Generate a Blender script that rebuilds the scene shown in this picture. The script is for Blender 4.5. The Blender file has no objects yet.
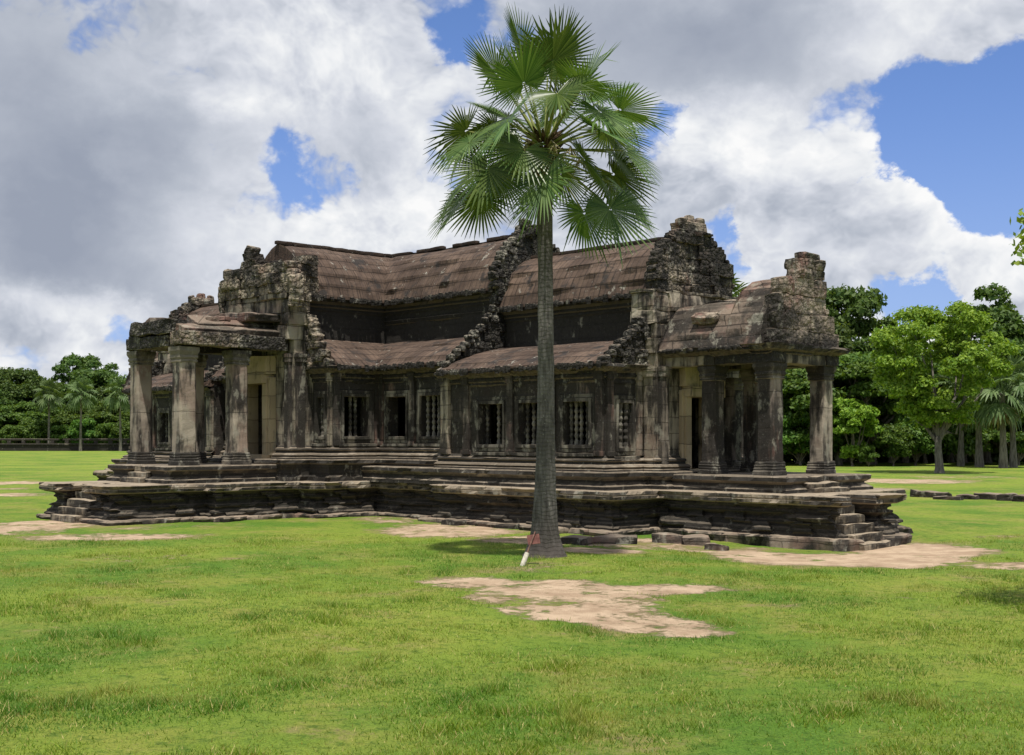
import bpy, math, random
import numpy as np
from mathutils import Vector, noise, Matrix

random.seed(11)
rng = np.random.default_rng(7)
sc = bpy.context.scene
COL = sc.collection

# ------------------------------------------------------------------ camera
F = 1280.0; HOR = 437.0; EYE = 2.6
LV = np.array([.685, .729]); DV = np.array([-.729, .685])
cam_d = bpy.data.cameras.new('camera'); cam = bpy.data.objects.new('camera', cam_d); COL.objects.link(cam)
cam_d.sensor_width = 36; cam_d.lens = 36*F/1024; cam_d.shift_y = (HOR-377.5)/1024
cam_d.clip_start = .1; cam_d.clip_end = 6000
cam.location = (0, 0, EYE); cam.rotation_euler = (math.radians(90), 0, math.asin(.729))
sc.camera = cam

def W(px, d, py=None, z=None):
    """world point at depth d on the sight line of column px (ground z unless py given)"""
    l = (px-512)/F*d
    p = l*LV + d*DV
    zz = 0.0 if z is None else z
    if py is not None: zz = EYE + (HOR-py)*d/F
    return (float(p[0]), float(p[1]), zz)
def G(px, py):
    return W(px, F*EYE/(py-HOR))

# ------------------------------------------------------------------ light
SUN = Vector((2.28, -1.66, 8.5)).normalized()
sun_d = bpy.data.lights.new('sun', 'SUN'); sun_d.energy = 5.0; sun_d.angle = math.radians(.53); sun_d.color = (1, .95, .87)
sun = bpy.data.objects.new('sun', sun_d); COL.objects.link(sun)
sun.rotation_euler = SUN.to_track_quat('Z', 'Y').to_euler()
sc.view_settings.view_transform = 'Standard'; sc.view_settings.look = 'None'
sc.view_settings.exposure = 0.12; sc.view_settings.gamma = 1
sc.cycles.max_bounces = 6; sc.cycles.transparent_max_bounces = 6

# ------------------------------------------------------------------ node helpers
class N:
    def __init__(s, tree):
        s.t = tree; s.n = tree.nodes; s.l = tree.links
    def _in(s, sock, v):
        if isinstance(v, bpy.types.NodeSocket): s.l.new(v, sock)
        elif v is not None:
            if sock.type == 'RGBA' and not hasattr(v, '__len__'): v = (v, v, v, 1)
            elif sock.type == 'RGBA' and len(v) == 3: v = (*v, 1)
            elif sock.type == 'VECTOR' and not hasattr(v, '__len__'): v = (v, v, v)
            sock.default_value = v
    def math(s, op, a, b=None, c=None, clamp=False):
        n = s.n.new('ShaderNodeMath'); n.operation = op; n.use_clamp = clamp
        for i, v in enumerate((a, b, c)):
            if v is not None: s._in(n.inputs[i], v)
        return n.outputs[0]
    def vmath(s, op, a, b=None, out=0):
        n = s.n.new('ShaderNodeVectorMath'); n.operation = op
        s._in(n.inputs[0], a)
        if b is not None:
            if op == 'SCALE': s._in(n.inputs['Scale'], b)
            else: s._in(n.inputs[1], b)
        return n.outputs[out]
    def dot(s, a, b): return s.vmath('DOT_PRODUCT', a, b, 'Value')
    def noise(s, vec, scale, detail=4, rough=.55, dist=0, out='Fac'):
        n = s.n.new('ShaderNodeTexNoise'); n.inputs['Scale'].default_value = scale
        n.inputs['Detail'].default_value = detail; n.inputs['Roughness'].default_value = rough
        n.inputs['Distortion'].default_value = dist; s._in(n.inputs['Vector'], vec); return n.outputs[out]
    def voronoi(s, vec, scale, feature='F1', out='Distance'):
        n = s.n.new('ShaderNodeTexVoronoi'); n.feature = feature; n.inputs['Scale'].default_value = scale
        s._in(n.inputs['Vector'], vec); return n.outputs[out]
    def ramp(s, v, a, b, lo=0.0, hi=1.0, smooth=True):
        n = s.n.new('ShaderNodeMapRange'); n.interpolation_type = 'SMOOTHSTEP' if smooth else 'LINEAR'
        s._in(n.inputs[0], v); s._in(n.inputs[1], a); s._in(n.inputs[2], b); s._in(n.inputs[3], lo); s._in(n.inputs[4], hi)
        return n.outputs[0]
    def mix(s, f, a, b, mode='MIX'):
        n = s.n.new('ShaderNodeMix'); n.data_type = 'RGBA'; n.blend_type = mode
        s._in(n.inputs[0], f); s._in(n.inputs[6], a); s._in(n.inputs[7], b); return n.outputs[2]
    def sep(s, v):
        n = s.n.new('ShaderNodeSeparateXYZ'); s._in(n.inputs[0], v); return n.outputs
    def comb(s, x, y, z):
        n = s.n.new('ShaderNodeCombineXYZ')
        for i, v in enumerate((x, y, z)): s._in(n.inputs[i], v)
        return n.outputs[0]
    def bump(s, h, strength=.5, dist=.02, normal=None):
        n = s.n.new('ShaderNodeBump'); n.inputs['Strength'].default_value = strength; n.inputs['Distance'].default_value = dist
        s._in(n.inputs['Height'], h)
        if normal is not None: s._in(n.inputs['Normal'], normal)
        return n.outputs[0]

# ------------------------------------------------------------------ sky
w = bpy.data.worlds.new('World'); sc.world = w; w.use_nodes = True
def build_sky():
    t = w.node_tree; t.nodes.clear(); k = N(t)
    sky = t.nodes.new('ShaderNodeTexSky'); sky.sky_type = 'NISHITA'; sky.sun_disc = False
    sky.sun_elevation = math.asin(SUN.z); sky.sun_rotation = math.atan2(SUN.x, SUN.y)
    sky.air_density = 1.0; sky.dust_density = .2; sky.ozone_density = 3.0
    tc = t.nodes.new('ShaderNodeTexCoord'); d = k.vmath('NORMALIZE', tc.outputs['Generated'])
    q = k.vmath('MULTIPLY', d, (1, 1, 1.35))
    wc = k.vmath('SUBTRACT', k.noise(q, 5, 5, .55, out='Color'), (.5, .5, .5))
    q2 = k.vmath('ADD', q, k.vmath('SCALE', wc, .10))
    def vor(vec, scale, det=4.0, rough=.55):
        n = t.nodes.new('ShaderNodeTexVoronoi'); n.feature = 'F1'; n.normalize = False
        n.inputs['Scale'].default_value = scale; n.inputs['Detail'].default_value = det; n.inputs['Roughness'].default_value = rough
        n.inputs['Lacunarity'].default_value = 2.3
        k._in(n.inputs['Vector'], vec); return n.outputs['Distance']
    def puff(vec): return k.math('SUBTRACT', .55, k.math('MULTIPLY', vor(vec, 7.5), .62))    # cauliflower heads
    up = k.vmath('ADD', q2, (float(LV[0])*.010, float(LV[1])*.010, .024))
    p1 = puff(q2); p1u = puff(up)
    n1 = k.noise(q2, 4.0, 9, .55); n1u = k.noise(k.vmath('ADD', q2, (0, 0, .05)), 4.0, 5, .5)
    nd = k.noise(q, 2.6, 5, .5); fine = k.noise(q2, 16, 7, .62)
    dw = k.vmath('ADD', d, k.vmath('SCALE', k.vmath('SUBTRACT', k.noise(q, 10, 8, .62, out='Color'), (.5, .5, .5)), .10))
    def blob(px, py, rx, ry, amp):
        p = Vector(W(px, 100, py)) - Vector((0, 0, EYE)); p.normalize()
        dd = k.vmath('SUBTRACT', dw, tuple(p))
        a = k.math('MULTIPLY', k.dot(dd, (float(LV[0]), float(LV[1]), 0)), F/rx)
        b = k.math('MULTIPLY', k.dot(dd, (0, 0, 1)), F/ry)
        c = k.dot(dd, (float(DV[0]), float(DV[1]), 0))
        r = k.math('SQRT', k.math('ADD', k.math('ADD', k.math('MULTIPLY', a, a), k.math('MULTIPLY', b, b)), k.math('MULTIPLY', k.math('MULTIPLY', c, c), 40)))
        return k.ramp(r, 1.35, .1, 0, amp)
    def total(lst):
        s = None
        for a in lst:
            o = blob(*a); s = o if s is None else k.math('ADD', s, o)
        return s
    # where the cover opens and closes
    cov_b = total([(985, 150, 100, 90, -.50), (925, 110, 50, 50, -.12), (898, 262, 40, 40, -.10), (905, 222, 55, 50, .40), (1005, 268, 60, 45, .42),
                   (298, 184, 24, 34, -.15), (730, 236, 24, 46, -.33), (115, 150, 30, 26, -.24), (205, 150, 26, 14, -.14), (110, 318, 56, 30, -.30), (400, 295, 60, 12, .1),
                   (446, 20, 40, 26, -.17), (645, 130, 44, 34, -.34), (375, 165, 22, 30, .10), (985, 20, 60, 40, .12), (905, 300, 50, 18, -.2), (880, 175, 40, 30, -.22), (860, 255, 24, 40, -.12),
                   (720, 50, 230, 85, .30), (330, 60, 120, 80, .25), (60, 190, 130, 130, .30), (740, 170, 90, 50, .15),
                   (800, 240, 110, 60, .25), (20, 305, 90, 45, .28), (180, 290, 60, 60, .15), (220, 255, 100, 50, .15), (420, 220, 90, 50, .16), (600, 215, 90, 50, .1)])
    base = k.math('ADD', k.math('MULTIPLY', n1, .9), k.math('ADD', k.math('MULTIPLY', p1, .42), k.math('MULTIPLY', k.math('SUBTRACT', fine, .5), .14)))
    cov = k.math('ADD', k.math('ADD', base, .165), cov_b)
    mask = k.ramp(cov, .425, .555)
    deck = total([(60, 215, 210, 110, .9), (30, 60, 190, 110, .75), (700, 45, 260, 95, .85), (330, 140, 200, 40, .5), (820, 250, 70, 40, .25)])     # smooth grey layer
    deck = k.math('MINIMUM', deck, 1.0)
    relief = k.math('SUBTRACT', p1, p1u)
    rel = k.math('ADD', k.math('MULTIPLY', relief, k.ramp(deck, .0, .8, 1.5, .25)), k.math('MULTIPLY', k.math('SUBTRACT', n1, n1u), .9))
    lit_b = total([(310, 70, 130, 70, .36), (890, 40, 70, 70, .34), (740, 150, 90, 50, .30), (910, 215, 80, 50, .42), (1005, 265, 60, 40, .42), (180, 240, 70, 50, .25), (50, 305, 90, 30, .40),
                   (300, 235, 120, 40, .22), (440, 190, 80, 60, .28), (780, 245, 60, 30, .3), (100, 60, 60, 40, .1)])
    sh = k.math('ADD', k.math('MULTIPLY', k.ramp(cov, .5, 1.1), .30), k.math('MULTIPLY', deck, .46))
    sh = k.math('ADD', k.math('ADD', sh, .34), k.math('MULTIPLY', k.math('SUBTRACT', nd, .5), .5))
    sh = k.math('SUBTRACT', k.math('SUBTRACT', sh, rel), lit_b)
    sh = k.math('ADD', sh, k.math('MULTIPLY', k.math('SUBTRACT', .5, fine), .18))
    sh = k.ramp(sh, -.15, 1.0, 0, 1, False)
    cr = t.nodes.new('ShaderNodeValToRGB'); k._in(cr.inputs[0], sh); e = cr.color_ramp.elements
    e[0].position = 0; e[0].color = (1., 1., 1., 1); e[1].position = 1; e[1].color = (.33, .37, .46, 1)
    for p_, c_ in ((.22, (.86, .88, .91, 1)), (.45, (.68, .71, .78, 1)), (.70, (.49, .53, .61, 1))):
        x = e.new(p_); x.color = c_
    ccol = k.vmath('SCALE', cr.outputs[0], 11.4)
    z = k.sep(d)[2]
    skyc = k.mix(1.0, sky.outputs[0], (.80, .97, 1.28), 'MULTIPLY')
    skyc = k.mix(k.ramp(z, .0, .55, .85, .0), skyc, k.mix(k.ramp(z, .02, .30), (4.6, 6.4, 10.6), (2.3, 4.1, 9.6)))
    col = k.mix(mask, skyc, ccol)
    bg = t.nodes.new('ShaderNodeBackground'); bg.inputs[1].default_value = .078
    t.links.new(col, bg.inputs[0])
    out = t.nodes.new('ShaderNodeOutputWorld'); t.links.new(bg.outputs[0], out.inputs[0])
build_sky()
w.cycles.sampling_method = 'MANUAL'; w.cycles.sample_map_resolution = 512

# ------------------------------------------------------------------ materials
def new_mat(name):
    m = bpy.data.materials.new(name); m.use_nodes = True; t = m.node_tree; t.nodes.clear()
    k = N(t); b = t.nodes.new('ShaderNodeBsdfPrincipled'); o = t.nodes.new('ShaderNodeOutputMaterial')
    t.links.new(b.outputs[0], o.inputs[0]); b.inputs['Roughness'].default_value = .9
    b.inputs['Specular IOR Level'].default_value = .25
    return m, k, b
def pos(k): return k.n.new('ShaderNodeNewGeometry').outputs['Position']
def nrm(k): return k.n.new('ShaderNodeNewGeometry').outputs['True Normal']

def stone(name, c1, c2, black=.5, pale=.3, red=0., carve=.0, joint=(.75, .32), top=.6, bumpd=.03, streak=1.0, jw=.012):
    """weathered sandstone: two body tones, black lichen with run-down streaks, pale lichen, block joints"""
    m, k, b = new_mat(name)
    p = pos(k); x, y, z = k.sep(p)[0:3]
    base = k.mix(k.ramp(k.noise(p, .8, 5), .35, .65), c1, c2)
    base = k.mix(k.math('MULTIPLY', k.ramp(k.noise(k.vmath('ADD', p, (7, 3, 1)), .9, 4), .50, .62), red), base, (.17, .095, .075))
    # tone of each block
    u = k.math('ADD', x, y)
    wob = k.noise(p, 2.5, 3, out='Color'); wob = k.vmath('SCALE', k.vmath('SUBTRACT', wob, (.5, .5, .5)), .09)
    bt = k.n.new('ShaderNodeTexBrick'); bt.inputs['Scale'].default_value = 1; bt.inputs['Brick Width'].default_value = joint[0]
    bt.inputs['Row Height'].default_value = joint[1]; bt.inputs['Mortar Size'].default_value = jw; bt.inputs['Mortar Smooth'].default_value = .3
    bt.inputs['Color1'].default_value = (.72, .72, .72, 1); bt.inputs['Color2'].default_value = (1.2, 1.2, 1.2, 1); bt.inputs['Mortar'].default_value = (.25, .25, .25, 1)
    k._in(bt.inputs['Vector'], k.vmath('ADD', k.comb(u, z, 0), wob))
    base = k.mix(.8, base, bt.outputs['Color'], 'MULTIPLY')
    # lichen masks
    st = k.noise(k.vmath('MULTIPLY', p, (3.2, 3.2, .55)), 1.0, 6, .62)
    bl = k.noise(k.vmath('ADD', p, (31, 11, 5)), .75, 8, .62)
    bm = k.math('ADD', k.math('MULTIPLY', st, .55*streak), k.math('MULTIPLY', bl, 1.0-.55*streak))
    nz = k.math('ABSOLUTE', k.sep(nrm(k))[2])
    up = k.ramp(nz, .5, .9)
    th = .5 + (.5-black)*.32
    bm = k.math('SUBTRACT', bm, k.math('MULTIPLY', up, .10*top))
    bmask = k.ramp(bm, th-.07, th+.06)
    base = k.mix(k.math('MULTIPLY', bmask, .94), base, k.mix(k.noise(p, 9, 3), (.009, .008, .007), (.036, .032, .027)))
    pm = k.noise(k.vmath('ADD', k.vmath('MULTIPLY', p, (1, 1, .6)), (3, 41, 9)), 2.6, 8, .68)
    pth = .5 + (.5-pale)*.30
    base = k.mix(k.math('MULTIPLY', k.ramp(pm, pth, pth+.10), .65), base, (.27, .255, .205))
    sp = k.noise(p, 26, 3, .6)
    base = k.mix(k.ramp(sp, .64, .70, 0, .5*pale+.1), base, (.33, .33, .29))
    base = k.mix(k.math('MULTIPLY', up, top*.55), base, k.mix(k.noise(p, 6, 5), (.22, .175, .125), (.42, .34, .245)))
    k._in(b.inputs['Base Color'], base)
    h = k.math('ADD', k.math('MULTIPLY', k.noise(p, 5, 9, .62), 1.0), k.math('MULTIPLY', bt.outputs['Fac'], -.55))
    if carve:
        v = k.voronoi(k.vmath('ADD', p, k.vmath('SCALE', wob, 2)), 7.5, 'F1'); v2 = k.voronoi(p, 16, 'F1')
        h = k.math('ADD', h, k.math('ADD', k.math('MULTIPLY', v, -1.6*carve), k.math('MULTIPLY', v2, -.8*carve)))
        # colour goes near-black in the crevices of the carving
        base2 = k.mix(k.math('MULTIPLY', k.ramp(v, .42, .75), .85*carve), base, (.014, .013, .012))
        k._in(b.inputs['Base Color'], base2)
    k._in(b.inputs['Normal'], k.bump(h, .9, bumpd))
    return m

def roof_mat(name, c1, c2, black=.3):
    m, k, b = new_mat(name); p = pos(k)
    uv = k.n.new('ShaderNodeUVMap').outputs[0]; u, v, _ = k.sep(uv)[0:3]
    wb = k.math('MULTIPLY', k.math('SUBTRACT', k.noise(p, 1.3, 4), .5), .35)
    base = k.mix(k.ramp(k.noise(p, 1.1, 7, .6), .36, .64), c1, c2)
    bt = k.n.new('ShaderNodeTexBrick'); bt.inputs['Scale'].default_value = 1; bt.inputs['Brick Width'].default_value = .85
    bt.inputs['Row Height'].default_value = .42; bt.inputs['Mortar Size'].default_value = .02; bt.inputs['Mortar Smooth'].default_value = .2
    bt.inputs['Color1'].default_value = (.74, .74, .74, 1); bt.inputs['Color2'].default_value = (1.15, 1.15, 1.15, 1); bt.inputs['Mortar'].default_value = (.22, .22, .22, 1)
    k._in(bt.inputs['Vector'], k.comb(k.math('ADD', u, k.math('MULTIPLY', wb, .2)), k.math('ADD', v, k.math('MULTIPLY', wb, .25)), 0))
    base = k.mix(.75, base, bt.outputs['Color'], 'MULTIPLY')
    rib = k.math('SINE', k.math('MULTIPLY', u, 2*math.pi/.21))
    rib2 = k.math('POWER', k.math('ADD', k.math('MULTIPLY', rib, .5), .5), .45)
    stv = k.noise(k.comb(k.math('MULTIPLY', u, 6), k.math('MULTIPLY', v, .8), 0), 1, 6, .65)
    base = k.mix(k.ramp(stv, .52, .66, 0, .6), base, (.055, .040, .034))
    bl = k.noise(k.vmath('ADD', p, (5, 17, 2)), 1.5, 8, .65)
    th = .5+(.5-black)*.35
    base = k.mix(k.ramp(bl, th, th+.09, 0, .9), base, (.028, .025, .023))
    pl = k.noise(k.vmath('ADD', p, (13, 7, 22)), 3.2, 8, .7)
    base = k.mix(k.ramp(pl, .61, .67, 0, .75), base, (.34, .32, .27))
    base = k.mix(k.ramp(rib2, .0, .5, .6, 0), base, (.028, .021, .017))
    k._in(b.inputs['Base Color'], base)
    h = k.math('ADD', k.math('ADD', k.math('MULTIPLY', k.noise(p, 6, 8, .62), .9), k.math('MULTIPLY', bt.outputs['Fac'], -.6)), k.math('MULTIPLY', rib2, .35))
    k._in(b.inputs['Normal'], k.bump(h, .85, .035))
    return m

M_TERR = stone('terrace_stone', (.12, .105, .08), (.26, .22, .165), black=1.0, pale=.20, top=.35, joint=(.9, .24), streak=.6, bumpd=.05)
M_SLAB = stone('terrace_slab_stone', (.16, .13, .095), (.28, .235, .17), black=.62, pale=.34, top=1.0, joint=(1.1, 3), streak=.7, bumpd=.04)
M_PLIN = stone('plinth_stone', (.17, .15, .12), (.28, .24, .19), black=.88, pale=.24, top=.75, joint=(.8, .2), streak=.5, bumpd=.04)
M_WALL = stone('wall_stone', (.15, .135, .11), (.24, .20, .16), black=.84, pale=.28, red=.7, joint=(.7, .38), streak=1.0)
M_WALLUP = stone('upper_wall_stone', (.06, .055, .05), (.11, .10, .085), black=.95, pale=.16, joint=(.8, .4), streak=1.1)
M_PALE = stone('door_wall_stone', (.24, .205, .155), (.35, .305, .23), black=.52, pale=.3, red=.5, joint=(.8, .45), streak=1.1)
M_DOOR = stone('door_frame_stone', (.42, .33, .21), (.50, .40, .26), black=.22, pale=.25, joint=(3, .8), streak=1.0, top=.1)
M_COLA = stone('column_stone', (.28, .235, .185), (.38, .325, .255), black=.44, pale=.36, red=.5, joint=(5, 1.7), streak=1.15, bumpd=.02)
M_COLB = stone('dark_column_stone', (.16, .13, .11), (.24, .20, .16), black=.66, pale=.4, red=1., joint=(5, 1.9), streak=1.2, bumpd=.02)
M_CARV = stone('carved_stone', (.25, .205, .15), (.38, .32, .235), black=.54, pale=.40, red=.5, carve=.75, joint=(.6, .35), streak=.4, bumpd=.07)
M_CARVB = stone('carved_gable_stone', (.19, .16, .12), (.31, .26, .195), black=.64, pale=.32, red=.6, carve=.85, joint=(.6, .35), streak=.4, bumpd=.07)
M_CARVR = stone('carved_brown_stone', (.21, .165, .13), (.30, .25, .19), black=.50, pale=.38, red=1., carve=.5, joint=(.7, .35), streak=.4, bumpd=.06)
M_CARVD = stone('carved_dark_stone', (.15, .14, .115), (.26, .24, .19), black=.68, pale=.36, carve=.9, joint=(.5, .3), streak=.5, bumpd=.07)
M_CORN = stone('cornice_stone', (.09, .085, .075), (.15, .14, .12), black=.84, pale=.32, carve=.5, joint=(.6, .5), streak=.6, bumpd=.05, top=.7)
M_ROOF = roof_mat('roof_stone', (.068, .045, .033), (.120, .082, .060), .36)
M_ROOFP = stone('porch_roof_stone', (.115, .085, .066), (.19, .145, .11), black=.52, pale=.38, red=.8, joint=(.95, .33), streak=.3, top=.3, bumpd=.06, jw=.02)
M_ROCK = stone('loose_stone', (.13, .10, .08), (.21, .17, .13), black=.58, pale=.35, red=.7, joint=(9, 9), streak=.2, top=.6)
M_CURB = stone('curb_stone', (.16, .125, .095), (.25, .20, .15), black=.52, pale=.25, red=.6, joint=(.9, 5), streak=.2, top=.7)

def leaf_mat(name, c1, c2, trans=.35, rough=.55):
    m, k, b = new_mat(name); t = k.t
    g = k.n.new('ShaderNodeNewGeometry'); oi = k.n.new('ShaderNodeObjectInfo')
    r = g.outputs['Random Per Island']
    c = k.mix(r, c1, c2)
    if name == 'grass_blades': c = k.mix(k.ramp(k.noise(g.outputs['Position'], .33, 4, .6), .40, .56, .75, 0), c, (.055, .150, .014))
    if name == 'grass_blades': c = k.mix(k.ramp(r, .86, .90), c, (.40, .34, .13)); c = k.mix(k.ramp(k.noise(g.outputs['Position'], .7, 5, .6), .50, .68, 0, .55), c, (.33, .30, .08))
    hs = k.n.new('ShaderNodeHueSaturation'); k._in(hs.inputs['Color'], c)
    k._in(hs.inputs['Hue'], k.math('ADD', .485, k.math('MULTIPLY', oi.outputs['Random'], .03)))
    k._in(hs.inputs['Value'], k.math('ADD', .78, k.math('MULTIPLY', oi.outputs['Random'], .45)))
    b.inputs['Roughness'].default_value = rough
    k._in(b.inputs['Base Color'], hs.outputs[0])
    tr = k.n.new('ShaderNodeBsdfTranslucent'); k._in(tr.inputs[0], k.mix(1., hs.outputs[0], (1.25, 1.2, .5), 'MULTIPLY'))
    mx = k.n.new('ShaderNodeMixShader'); mx.inputs[0].default_value = trans
    k.l.new(b.outputs[0], mx.inputs[1]); k.l.new(tr.outputs[0], mx.inputs[2])
    out = [n for n in k.n if n.type == 'OUTPUT_MATERIAL'][0]; k.l.new(mx.outputs[0], out.inputs[0])
    return m
L_DARK = leaf_mat('dark_leaves', (.034, .078, .016), (.115, .175, .038))
L_MID = leaf_mat('green_leaves', (.040, .100, .016), (.140, .225, .036))
L_BRI = leaf_mat('bright_leaves', (.090, .170, .014), (.260, .345, .045))
L_PALM = leaf_mat('palm_leaves', (.044, .092, .020), (.135, .200, .055), .24, .34)
L_FARP = leaf_mat('far_palm_leaves', (.06, .11, .03), (.15, .21, .08), .25, .5)
L_GRASS = leaf_mat('grass_blades', (.090, .175, .010), (.255, .310, .035), .32)
def plain(name, c1, c2, scale=4, bumpd=.02, stretch=(1, 1, 1), det=6):
    m, k, b = new_mat(name); p = pos(k)
    n = k.noise(k.vmath('MULTIPLY', p, stretch), scale, det, .6)
    k._in(b.inputs['Base Color'], k.mix(k.ramp(n, .35, .65), c1, c2)); k._in(b.inputs['Normal'], k.bump(n, .8, bumpd))
    return m
M_BARK = plain('bark', (.10, .085, .065), (.22, .19, .15), 3, .06, (3, 3, .6))
M_BARKD = plain('grey_bark', (.09, .08, .065), (.20, .18, .15), 3, .06, (3, 3, .6))
def trunk_mat():
    m, k, b = new_mat('palm_trunk_bark'); p = pos(k); x, y, z = k.sep(p)[0:3]
    wz = k.math('ADD', z, k.math('MULTIPLY', k.math('SUBTRACT', k.noise(p, 3.0, 6, .65), .5), .22))
    ring = k.math('FRACT', k.math('MULTIPLY', wz, 1/.085))
    n = k.noise(k.vmath('MULTIPLY', p, (6, 6, 1.2)), 2.2, 8, .65)
    n2 = k.noise(p, 1.1, 5)
    c = k.mix(k.ramp(n, .3, .7), (.060, .055, .050), (.165, .152, .14))
    c = k.mix(k.math('MULTIPLY', k.ramp(ring, .0, .2, .5, 0), k.ramp(k.noise(p, 2.0, 4), .42, .6)), c, (.035, .032, .03))
    c = k.mix(k.ramp(n2, .54, .62, 0, .5), c, (.055, .05, .046))
    c = k.mix(k.ramp(k.noise(p, 14, 3), .62, .7, 0, .5), c, (.30, .29, .26))
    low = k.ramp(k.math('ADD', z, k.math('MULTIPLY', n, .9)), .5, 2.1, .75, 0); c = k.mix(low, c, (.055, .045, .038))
    k._in(b.inputs['Base Color'], c)
    k._in(b.inputs['Normal'], k.bump(k.math('ADD', k.math('MULTIPLY', n, .8), k.math('MULTIPLY', k.ramp(ring, 0, .3), .45)), .8, .02)); return m
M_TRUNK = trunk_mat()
M_PETI = plain('petiole', (.16, .20, .05), (.27, .28, .10), 8, .005)
M_BOOT = plain('leaf_base', (.045, .028, .018), (.14, .09, .055), 14, .02)
M_DRY = plain('dry_fibre', (.22, .18, .10), (.38, .33, .20), 14, .01)

# ------------------------------------------------------------------ ground
patches = [(470, 582, 50, 7, 1), (540, 588, 80, 9, 1), (640, 590, 95, 6, 1), (520, 598, 60, 9, .9), (600, 606, 70, 13, 1), (560, 612, 60, 8, 1), (655, 624, 60, 8, 1), (615, 618, 60, 8, 1), (690, 631, 48, 5, 1),
           (450, 531, 75, 7, 1), (530, 540, 60, 5, .9), (390, 521, 40, 4, .7), (600, 550, 50, 4, 1), (640, 543, 80, 6, .7), (720, 546, 60, 5, .8),
           (800, 556, 80, 8, 1.2), (870, 556, 90, 9, 1.3), (925, 547, 68, 7, 1.3), (760, 550, 60, 5, 1), (1005, 563, 50, 4, .9), (940, 560, 60, 3, .5),
           (25, 527, 60, 7, 1), (110, 537, 95, 4, 1), (60, 524, 50, 5, .8), (100, 527, 70, 4, .5), (200, 525, 60, 3, .35),
           (5, 483, 45, 1.8, 1), (15, 495, 30, 2, .9), (5, 489, 24, 1.2, .7), (900, 481, 75, 2.6, 1), (960, 477, 60, 1.6, .6), (880, 489, 40, 1.6, .7),
           (140, 558, 60, 6, .35), (260, 563, 80, 5, .3), (545, 570, 60, 6, .45), (900, 600, 30, 3, .4), (780, 605, 30, 3, .35), (990, 535, 30, 2, .4)]
PL = []
for px, py, rx, ry, a in patches:
    d = F*EYE/(py-HOR); d1 = F*EYE/(py-ry-HOR); d2 = F*EYE/(py+ry-HOR)
    PL.append(((px-512)/F*d, (d1+d2)/2, rx/F*d, (d1-d2)/2, a))
def ground_mat():
    m, k, b = new_mat('ground_turf'); p = pos(k)
    l = k.dot(p, (float(LV[0]), float(LV[1]), 0)); d = k.dot(p, (float(DV[0]), float(DV[1]), 0))
    n_e = k.math('SUBTRACT', k.noise(p, .9, 8, .65), .5)
    acc = None
    for (l0, d0, rl, rd, a) in PL:
        u = k.math('DIVIDE', k.math('SUBTRACT', l, l0), rl); v = k.math('DIVIDE', k.math('SUBTRACT', d, d0), rd)
        r = k.math('ADD', k.math('MULTIPLY', u, u), k.math('MULTIPLY', v, v))
        e = k.math('MULTIPLY', k.ramp(r, 2.0, .15), a)
        acc = e if acc is None else k.math('MAXIMUM', acc, e)
    acc = k.math('ADD', acc, k.math('MULTIPLY', n_e, 2.6))
    acc = k.math('ADD', acc, k.math('MULTIPLY', k.math('SUBTRACT', k.noise(p, 4.5, 8, .75), .5), 2.0))
    sand_m = k.ramp(acc, .52, .94)
    g1 = k.noise(p, .16, 5, .6); g2 = k.noise(k.vmath('ADD', p, (9, 2, 0)), .55, 7, .65); g3 = k.noise(p, 5, 9, .72); g4 = k.noise(p, 38, 4, .7)
    green = k.mix(k.ramp(g1, .38, .62), (.095, .190, .022), (.215, .280, .038))
    green = k.mix(k.ramp(g2, .42, .66, 0, .75), green, (.27, .27, .055))
    green = k.mix(k.ramp(g3, .34, .52, .75, 0), green, (.045, .105, .012))
    green = k.mix(k.ramp(g4, .40, .50, .5, 0), green, (.03, .065, .010))
    green = k.mix(k.ramp(g4, .56, .66, 0, .45), green, (.24, .30, .07))
    brown = k.ramp(k.math('ADD', k.math('ADD', k.math('MULTIPLY', g2, .6), k.math('MULTIPLY', g3, .4)), k.math('MULTIPLY', acc, .18)), .55, .70, 0, .8)
    green = k.mix(brown, green, k.mix(g3, (.15, .125, .05), (.30, .25, .12)))
    sand = k.mix(k.ramp(k.noise(p, 1.5, 8, .65), .35, .65), (.33, .235, .155), (.49, .37, .255))
    sand = k.mix(k.ramp(g3, .56, .66, 0, .5), sand, (.22, .16, .09))
    sand = k.mix(k.ramp(g4, .60, .68, 0, .5), sand, (.18, .13, .08))
    c = k.mix(sand_m, green, sand)
    k._in(b.inputs['Base Color'], c)
    h = k.math('ADD', k.math('MULTIPLY', g3, k.math('SUBTRACT', 1.2, sand_m)), k.math('MULTIPLY', g4, .45))
    k._in(b.inputs['Normal'], k.bump(h, .9, .07)); b.inputs['Specular IOR Level'].default_value = .1
    return m
def gz(x, y):
    r = math.hypot(x, y)
    a = max(0, 1-r/140)
    q_ = (x+16.9)**2+(y-27.2)**2; dip = -.17*math.exp(-q_/16.)
    return dip+a*(.07*noise.noise(Vector((x*.23, y*.23, 0)))+.03*noise.noise(Vector((x*.9, y*.9, 4))))
def axis():
    a = list(np.arange(0, 48, .3)); s = .35
    while a[-1] < 3200: a.append(a[-1]+s); s *= 1.12
    return np.array(a)
def link(o, parent=None):
    COL.objects.link(o)
    if parent is not None: o.parent = parent
    return o
def tag(o, label=None, cat=None, group=None, kind=None):
    if label: o['label'] = label
    if cat: o['category'] = cat
    if group: o['group'] = group
    if kind: o['kind'] = kind
    return o
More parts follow.
